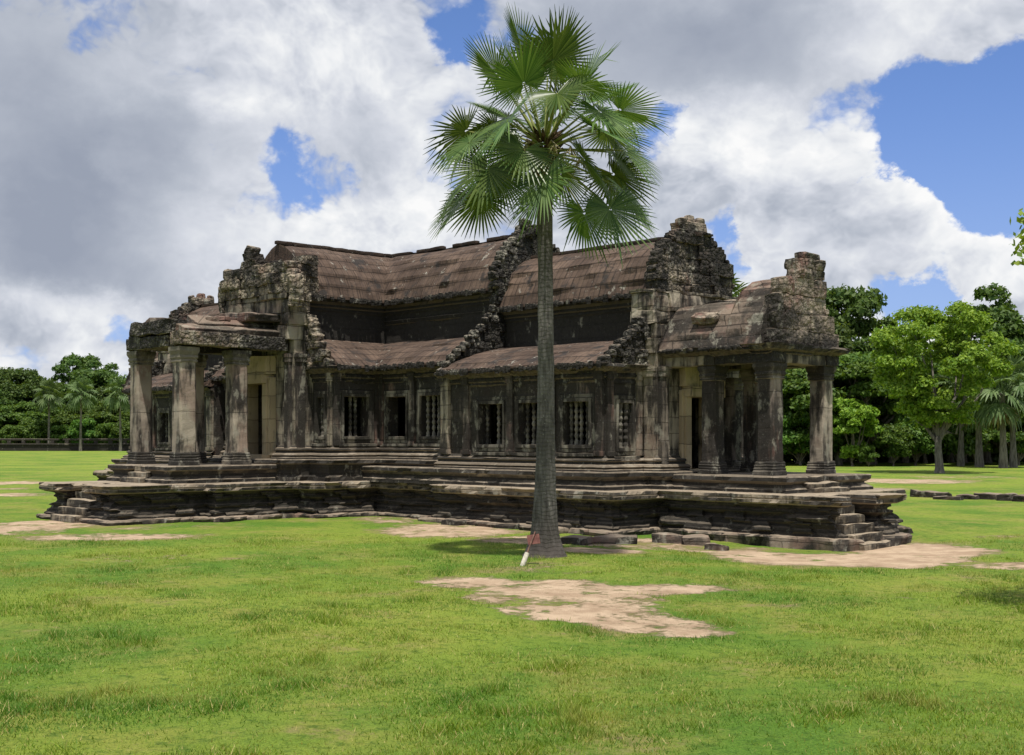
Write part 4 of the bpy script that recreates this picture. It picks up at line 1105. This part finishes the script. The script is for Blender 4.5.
def tree(key, px, d, label, cat='tree', group=None, sc_=1., rot=None, name='broadleaf_tree', hs=1., z=0., data=None):
    if key not in PROTO:
        me, mb, bark = make_tree_data(**KINDS[key]); tm = bpy.data.meshes.new('trunk'); tm.from_pydata(mb.v, [], mb.f); tm.update(); tm.materials.append(bark)
        tm.polygons.foreach_set('use_smooth', [True]*len(tm.polygons)); PROTO[key] = (me, tm)
    me, tm = PROTO[key]; x, y, _ = W(px, d)
    r = link(bpy.data.objects.new(name, None)); r.location = (x, y, z); r.rotation_euler = (0, 0, rot if rot is not None else random.uniform(0, 6.28)); r.scale = (sc_, sc_, sc_*hs)
    tag(r, label, cat, group)
    link(bpy.data.objects.new('crown', me), r); link(bpy.data.objects.new('trunk', tm), r)
    return r
def K(seed, H, cr, th, tr, nc, nl, lf, mat, bark=None, **kw):
    return dict(seed=seed, H=H, cr=cr, trunk_h=th, tr=tr, nclump=nc, nleaf=nl, leaf=lf, mat=mat, bark=bark or M_BARK, **kw)
KINDS = {
 'hero': K(3, 12.6, 5.3, 2.9, .30, 120, 60000, .125, L_BRI, M_BARKD, cmin=.10, cmax=.22),
 'darkA': K(21, 15, 6.5, 2.0, .40, 60, 26000, .26, L_DARK, cmin=.16, cmax=.32),
 'darkB': K(22, 17, 6.0, 3.0, .42, 55, 24000, .26, L_DARK, shape='tall', cmin=.18, cmax=.34),
 'midA': K(23, 14, 7.0, 1.6, .38, 65, 28000, .26, L_MID, cmin=.15, cmax=.30),
 'midB': K(24, 12, 5.5, 1.4, .32, 50, 22000, .24, L_MID, cmin=.16, cmax=.32),
 'layer': K(25, 13, 8.0, 3.0, .4, 60, 26000, .24, L_MID, shape='umbrella', flat=.35, cmin=.18, cmax=.34),
 'shrub': K(26, 4.2, 2.2, .3, .10, 26, 9000, .15, L_MID, cmin=.25, cmax=.42),
 'shrubB': K(27, 6.4, 2.5, .5, .12, 26, 11000, .17, L_BRI, cmin=.22, cmax=.38),
 'far': K(28, 19, 9, 2.5, .5, 80, 30000, .32, L_DARK, cmin=.16, cmax=.32),
 'farM': K(29, 16, 8, 1.5, .5, 70, 26000, .32, L_MID, cmin=.17, cmax=.33),
 'spindly': K(30, 22, 5.5, 11, .38, 20, 7000, .32, L_DARK, cmin=.22, cmax=.40),
 'near': K(31, 7.0, 2.7, 2.9, .12, 50, 16000, .065, L_BRI, M_BARKD, cmin=.2, cmax=.36),
}
# ---- right side, about 90-130 m off
tree('hero', 939, 92, 'bright yellow-green tree with a grey trunk standing alone on the lawn right of the temple', rot=.5)
RG = 'trees of the wood right of the temple'
right = [('darkA', 800, 124, .95, 1.0, 'dark green tree seen between the pillars of the right porch'),
 ('darkA', 846, 132, 1.0, 1.22, 'dense dark domed tree rising directly right of the porch gable'),
 ('midA', 838, 118, .92, .85, 'layered mid-green tree just right of the outer porch pillar'),
 ('layer', 872, 121, .95, .95, 'spreading flat-layered green tree left of the bright lawn tree'),
 ('midB', 760, 122, .9, .85, 'green tree seen behind the porch between the two near pillars'),
 ('darkB', 905, 128, .80, .9, 'dark tree behind the left half of the bright lawn tree'),
 ('darkB', 986, 128, 1.02, 1.0, 'tall narrow dark tree topping the wood at right'),
 ('midA', 1015, 122, .92, .9, 'mid-green tree at the right edge of the wood'),
 ('darkA', 950, 131, .85, .9, 'dark tree hidden behind the crown of the bright lawn tree'),
 ('darkB', 1052, 126, .9, .9, 'dark tree cut by the right edge of the photo'),
 ('darkA', 720, 134, .86, .85, 'dark tree top behind the low porch roof'),
 ('midA', 1100, 124, .9, .9, 'green tree beyond the right edge of the wood')]
for i, (k_, px, d, s, hs, lb) in enumerate(right): tree(k_, px, d, lb, group=RG, sc_=s, hs=hs)
SG = 'undergrowth shrubs at the edge of the right wood'
sh = [(852, 113, 1.0, 'shrubB', 'light green bushy young tree beside the outer porch pillar'), (868, 112, .45, 'shrub', 'low shrub at the wood edge right of the light young tree'),
      (772, 115, 1.1, 'shrub', 'dark shrub seen low between the porch pillars'), (800, 116, 1.2, 'shrub', 'shrub filling the gap between the outer porch pillars'), (820, 117, 1.0, 'shrub', 'shrub beside the base of the outer porch pillar'),
      (893, 114, .9, 'shrub', 'shrub in the shade left of the bright lawn tree trunk'), (915, 116, 1.2, 'shrub', 'shrub just left of the bright lawn tree trunk'), (958, 116, 1.1, 'shrub', 'shrub just right of the bright lawn tree trunk'),
      (745, 116, 1.0, 'shrub', 'shrub seen beside the near porch pillar'), (1018, 117, 1.2, 'shrub', 'shrub behind the fan palms at the right edge'), (975, 118, 1.3, 'shrub', 'shrub behind the leftmost fan palm trunk at right')]
for px, d, s, k_, lb in sh: tree(k_, px, d, lb, 'shrub', SG, s, name='shrub')
back = [(730, 128), (775, 129), (815, 128), (860, 127), (890, 127), (925, 127), (965, 127), (1000, 127), (1035, 126)]
bl_ = ['behind the inner porch pillar', 'behind the near porch pillar', 'behind the outer porch pillar', 'below the dark domed tree', 'low in the wood left of the lawn tree', 'deep in the wood behind the lawn tree trunk',
       'deep in the wood right of the lawn tree trunk', 'deep in the wood behind the fan palms', 'deep in the wood at the right edge']
for (px, d), b_ in zip(back, bl_): tree('darkA', px, d, 'low dense dark tree '+b_, group='low dark trees deep in the right wood', sc_=.52, hs=1.15)
def wood(name, px0, px1, d0, d1, h, n, leaf, mat, label, seed):
    """dense far wood seen only as one mass between and behind the single trees"""
    rs = np.random.default_rng(seed); px = rs.uniform(px0, px1, n); d = rs.uniform(d0, d1, n); l = (px-512)/F*d
    top = np.array([h*(.80+.35*noise.noise(Vector((a*.12, 0, seed)))+.12*noise.noise(Vector((a*.5, b*.3, seed)))) for a, b in zip(l, d)])
    z = top*(rs.random(n)**.8); p = np.stack([l*LV[0]+d*DV[0], l*LV[1]+d*DV[1], z], 1)
    nn = rs.normal(size=(n, 3))+np.array([0, 0, .4]); nn /= np.linalg.norm(nn, axis=1, keepdims=True)
    me = leaves_mesh(name, p, nn, leaf*(.6+.8*rs.random(n)), mat, rs); o = link(bpy.data.objects.new(name, me)); tag(o, label, 'wood', kind='stuff')
wood('dense_wood', 560, 1250, 132, 142, 8.5, 60000, .45, L_DARK, 'dark mass of the wood behind the single trees at right', 5)
wood('far_wood', -250, 330, 268, 284, 13, 40000, .8, L_DARK, 'dark mass of the far wood behind the left lawn', 6)
# ---- left side beyond the low wall
LG = 'trees of the far wood at left'
left = [('far', -20, 262, .95, .85, 'dark far tree at the left edge of the photo'), ('far', 14, 268, .98, .95, 'rounded far tree left of the spindly tree tops'), ('farM', 38, 256, .85, .75, 'green far tree behind the leftmost far palm'),
        ('far', 62, 272, .85, .9, 'dark far tree behind the middle far palm'), ('far', 100, 270, .95, .95, 'dark far tree left of the first porch pillar'), ('farM', 84, 256, .8, .75, 'green far tree between the far palms'),
        ('far', 132, 268, .9, .9, 'dark far tree touching the left porch pillar'), ('farM', 118, 255, .82, .78, 'green far tree behind the rightmost far palm'), ('farM', 2, 254, .8, .75, 'low green far tree at the left edge behind the wall'),
        ('far', 165, 270, .85, .85, 'dark far tree seen between the left porch pillars'), ('far', 200, 272, .8, .8, 'dark far tree behind the left porch'), ('spindly', 73, 275, .98, 1.0, 'thin tree with a sparse dark top above the far wood'),
        ('spindly', 92, 278, 1.0, .98, 'second thin tree with a sparse top beside the first, above the far wood')]
for k_, px, d, s, hs, lb in left: tree(k_, px, d, lb, group=LG, sc_=s, hs=hs)
for i, (px, s) in enumerate(((-10, 1.3), (12, 1.2), (34, 1.5), (60, 1.2), (85, 1.5), (108, 1.3), (128, 1.4))):
    tree('shrub', px, 246, ['shrub at the left edge behind the far wall', 'shrub behind the far wall left of the palms', 'shrub behind the far wall under the leftmost far palm', 'shrub behind the far wall between the first two far palms',
         'shrub behind the far wall right of the middle far palm', 'shrub behind the far wall left of the rightmost far palm', 'shrub behind the far wall beside the first porch pillar'][i], 'shrub', 'shrubs behind the far wall', s, name='shrub')
# ---- tree just outside the right edge whose branch and shadow come into the picture
tree('near', 1226, 18.2, 'green branch of a near tree reaching in at the upper right edge', sc_=1.0, rot=1.0)

# ---- fan palms
PP = {}
def small_palm(key, px, d, H, R, label, group, tr=.17, nl=26, pet=.9, z=0, dead=0):
    if key not in PP:
        rs = random.Random(hash(key) % 999 if False else len(PP)+40); mb = MB(); tube(mb, [(0, 0, -.2), (.05, 0, H*.3), (.1, .05, H*.7), (.05, .1, H)], [tr*1.7, tr*1.1, tr*.9, tr], 10)
        m2 = MB(); c0 = Vector((.05, .1, H))
        for i in range(nl):
            t = i/(nl-1); el = math.radians(85-140*t); az = i*2.4; dd = Vector((math.cos(az)*math.cos(el), math.sin(az)*math.cos(el), math.sin(el)))
            p = c0+dd*pet*R; tube(m2, [c0, c0+dd*pet*R*.5, p], [.04, .03, .02], 4); e = dd.copy(); e.z -= .3+.3*t
            fan_leaf(m2, p, e, R*.78, 16, .35+.5*t, rs, .4, 140)
        m3 = None
        if dead:
            m3 = MB()
            for i in range(dead):
                az = i*2.4; dd = Vector((math.cos(az)*.42, math.sin(az)*.42, -.8)); p = c0+dd*R*.6-Vector((0, 0, .3)); fan_leaf(m3, p, dd, R*.8, 12, .2, rs, .2, 70)
        def mesh(nm, m_, mt):
            me = bpy.data.meshes.new(nm); me.from_pydata(m_.v, [], m_.f); me.update(); me.materials.append(mt); return me
        PP[key] = [mesh('trunk', mb, M_BARKD), mesh('crown', m2, L_FARP)]+([mesh('dead_leaves', m3, M_DRY)] if m3 else [])
    x, y, _ = W(px, d); r = link(bpy.data.objects.new('fan_palm', None)); r.location = (x, y, z); r.rotation_euler = (0, 0, random.uniform(0, 6))
    tag(r, label, 'palm tree', group)
    for me in PP[key]: link(bpy.data.objects.new(me.name.split('.')[0], me), r)
small_palm('fl', 48, 243, 10.5, 2.1, 'leftmost of the far fan palms beyond the lawn at left', 'far fan palms at left', tr=.19)
small_palm('fl', 80, 236, 10.5, 2.6, 'middle far fan palm standing in front of the low wall', 'far fan palms at left', tr=.19)
small_palm('fl', 120, 236, 10.3, 2.6, 'far fan palm next to the first porch pillar', 'far fan palms at left', tr=.19)
small_palm('fr', 1003, 107, 6.3, 1.9, 'fan palm with shaggy crown right of the bright lawn tree', 'fan palms at the right wood edge', tr=.25, dead=14)
small_palm('fr', 979, 111, 5.6, 1.9, 'fan palm nearest the bright lawn tree on its right', 'fan palms at the right wood edge', tr=.25, dead=14)
small_palm('fr2', 1013, 109, 7.0, 1.8, 'thin-trunked fan palm at the right edge of the wood', 'fan palms at the right wood edge', tr=.22)
small_palm('fr2', 960, 114, 6.4, 1.8, 'fan palm just behind the bright lawn tree trunk', 'fan palms at the right wood edge', tr=.22)
small_palm('fb', 721, 70, 9.6, 1.5, 'fan palm whose top shows over the low porch roof', 'fan palm behind the porch', tr=.2)

# ------------------------------------------------------------------ far low wall with balustrade
def far_wall():
    r = link(bpy.data.objects.new('low_wall', None)); x, y, _ = W(60, 239); r.location = (x, y, 0); r.rotation_euler = (0, 0, ANG)
    tag(r, 'long low dark stone wall with a rail on short posts at the far side of the left lawn', 'wall')
    m = MB(); block(m, (0, 0, .55), (60, 1., 1.25), rough=.0, sub=6, rnd=.04); m.build('wall_base', M_TERR, r)
    m = MB(); block(m, (0, -.05, 1.25), (60.2, 1.3, .3), rough=.0, sub=6, rnd=.1); m.build('coping', M_PLIN, r)
    m = MB()
    for i in range(2): block(m, (-14.+28.2*i, 0, 2.12), (27.5, .42, .36), rough=.0, sub=6, rnd=.3)
    m.build('rail', M_PLIN, r)
    base = MB(); block(base, (0, 0, 1.66), (.7, .4, .62), rough=.03, sub=2); me = None
    for i in range(22):
        if me is None: o = base.build('post', M_PLIN, r); me = o.data
        else: o = link(bpy.data.objects.new('post', me), r)
        o.location = (-28.5+2.7*i, 0, 0)
far_wall()

# ------------------------------------------------------------------ grass
def grass(name, n, dmin, dmax, h, wd, seed, power=1.):
    rs = np.random.default_rng(seed)
    d = dmin+(dmax-dmin)*rs.random(n)**power; l = (rs.random(n)-.5)*2*(.43*d+.3)
    x = l*LV[0]+d*DV[0]; y = l*LV[1]+d*DV[1]
    # keep off the bare earth
    acc = np.zeros(n)
    for (l0, d0, rl, rd, a) in PL:
        r = ((l-l0)/rl)**2+((d-d0)/rd)**2; acc = np.maximum(acc, a*np.clip((2.0-r)/1.85, 0, 1))
    # temple footprint
    X, Y = x-CX, CY-y
    inside = (np.abs(X) < 4.7) & (np.abs(Y) < 13) | (np.abs(X) < 21.7) & (np.abs(Y) < 5.2)
    keep = (acc < .42+.25*rs.random(n)) & ~inside
    # patchy growth
    q_ = np.array([noise.noise(Vector((a*.55, b*.55, 3))) for a, b in zip(x[::1], y[::1])]) if n <= 400000 else np.zeros(n)
    q2 = np.array([noise.noise(Vector((a*1.9, b*1.9, 8))) for a, b in zip(x, y)])
    keep &= rs.random(n) < np.clip(.55+q_*1.1+q2*.5, .08, 1)
    x, y, q_, q2, d = x[keep], y[keep], q_[keep], q2[keep], d[keep]; n = len(x)
    tall = 1+np.clip((q_*.6+q2*1.1-.30)*4.2, 0, 1.7)
    hh = h*(.5+.9*rs.random(n))*tall; az = rs.random(n)*6.283; lean = rs.normal(size=(n, 2))*.55
    z = np.array([gz(a, b) for a, b in zip(x, y)])-.005
    c, s = np.cos(az)*wd*(.7+.6*rs.random(n)), np.sin(az)*wd
    v = np.empty((n, 3, 3)); v[:, 0] = np.stack([x-c, y-s, z], 1); v[:, 1] = np.stack([x+c, y+s, z], 1); v[:, 2] = np.stack([x+lean[:, 0]*hh, y+lean[:, 1]*hh, z+hh], 1)
    me = bpy.data.meshes.new(name); me.vertices.add(n*3); me.vertices.foreach_set('co', v.astype(np.float32).ravel())
    me.loops.add(n*3); me.loops.foreach_set('vertex_index', np.arange(n*3, dtype=np.int32)); me.polygons.add(n)
    me.polygons.foreach_set('loop_start', np.arange(0, n*3, 3, dtype=np.int32)); me.polygons.foreach_set('loop_total', np.full(n, 3, dtype=np.int32))
    me.update(); me.materials.append(L_GRASS)
    return tag(link(bpy.data.objects.new(name, me)), 'short green lawn grass growing round the temple', 'grass', kind='stuff')
grass('grass', 390000, 9.3, 34, .038, .0055, 4, 1.35)
for m_ in bpy.data.objects:
    if '_o' in m_: del m_['_o']
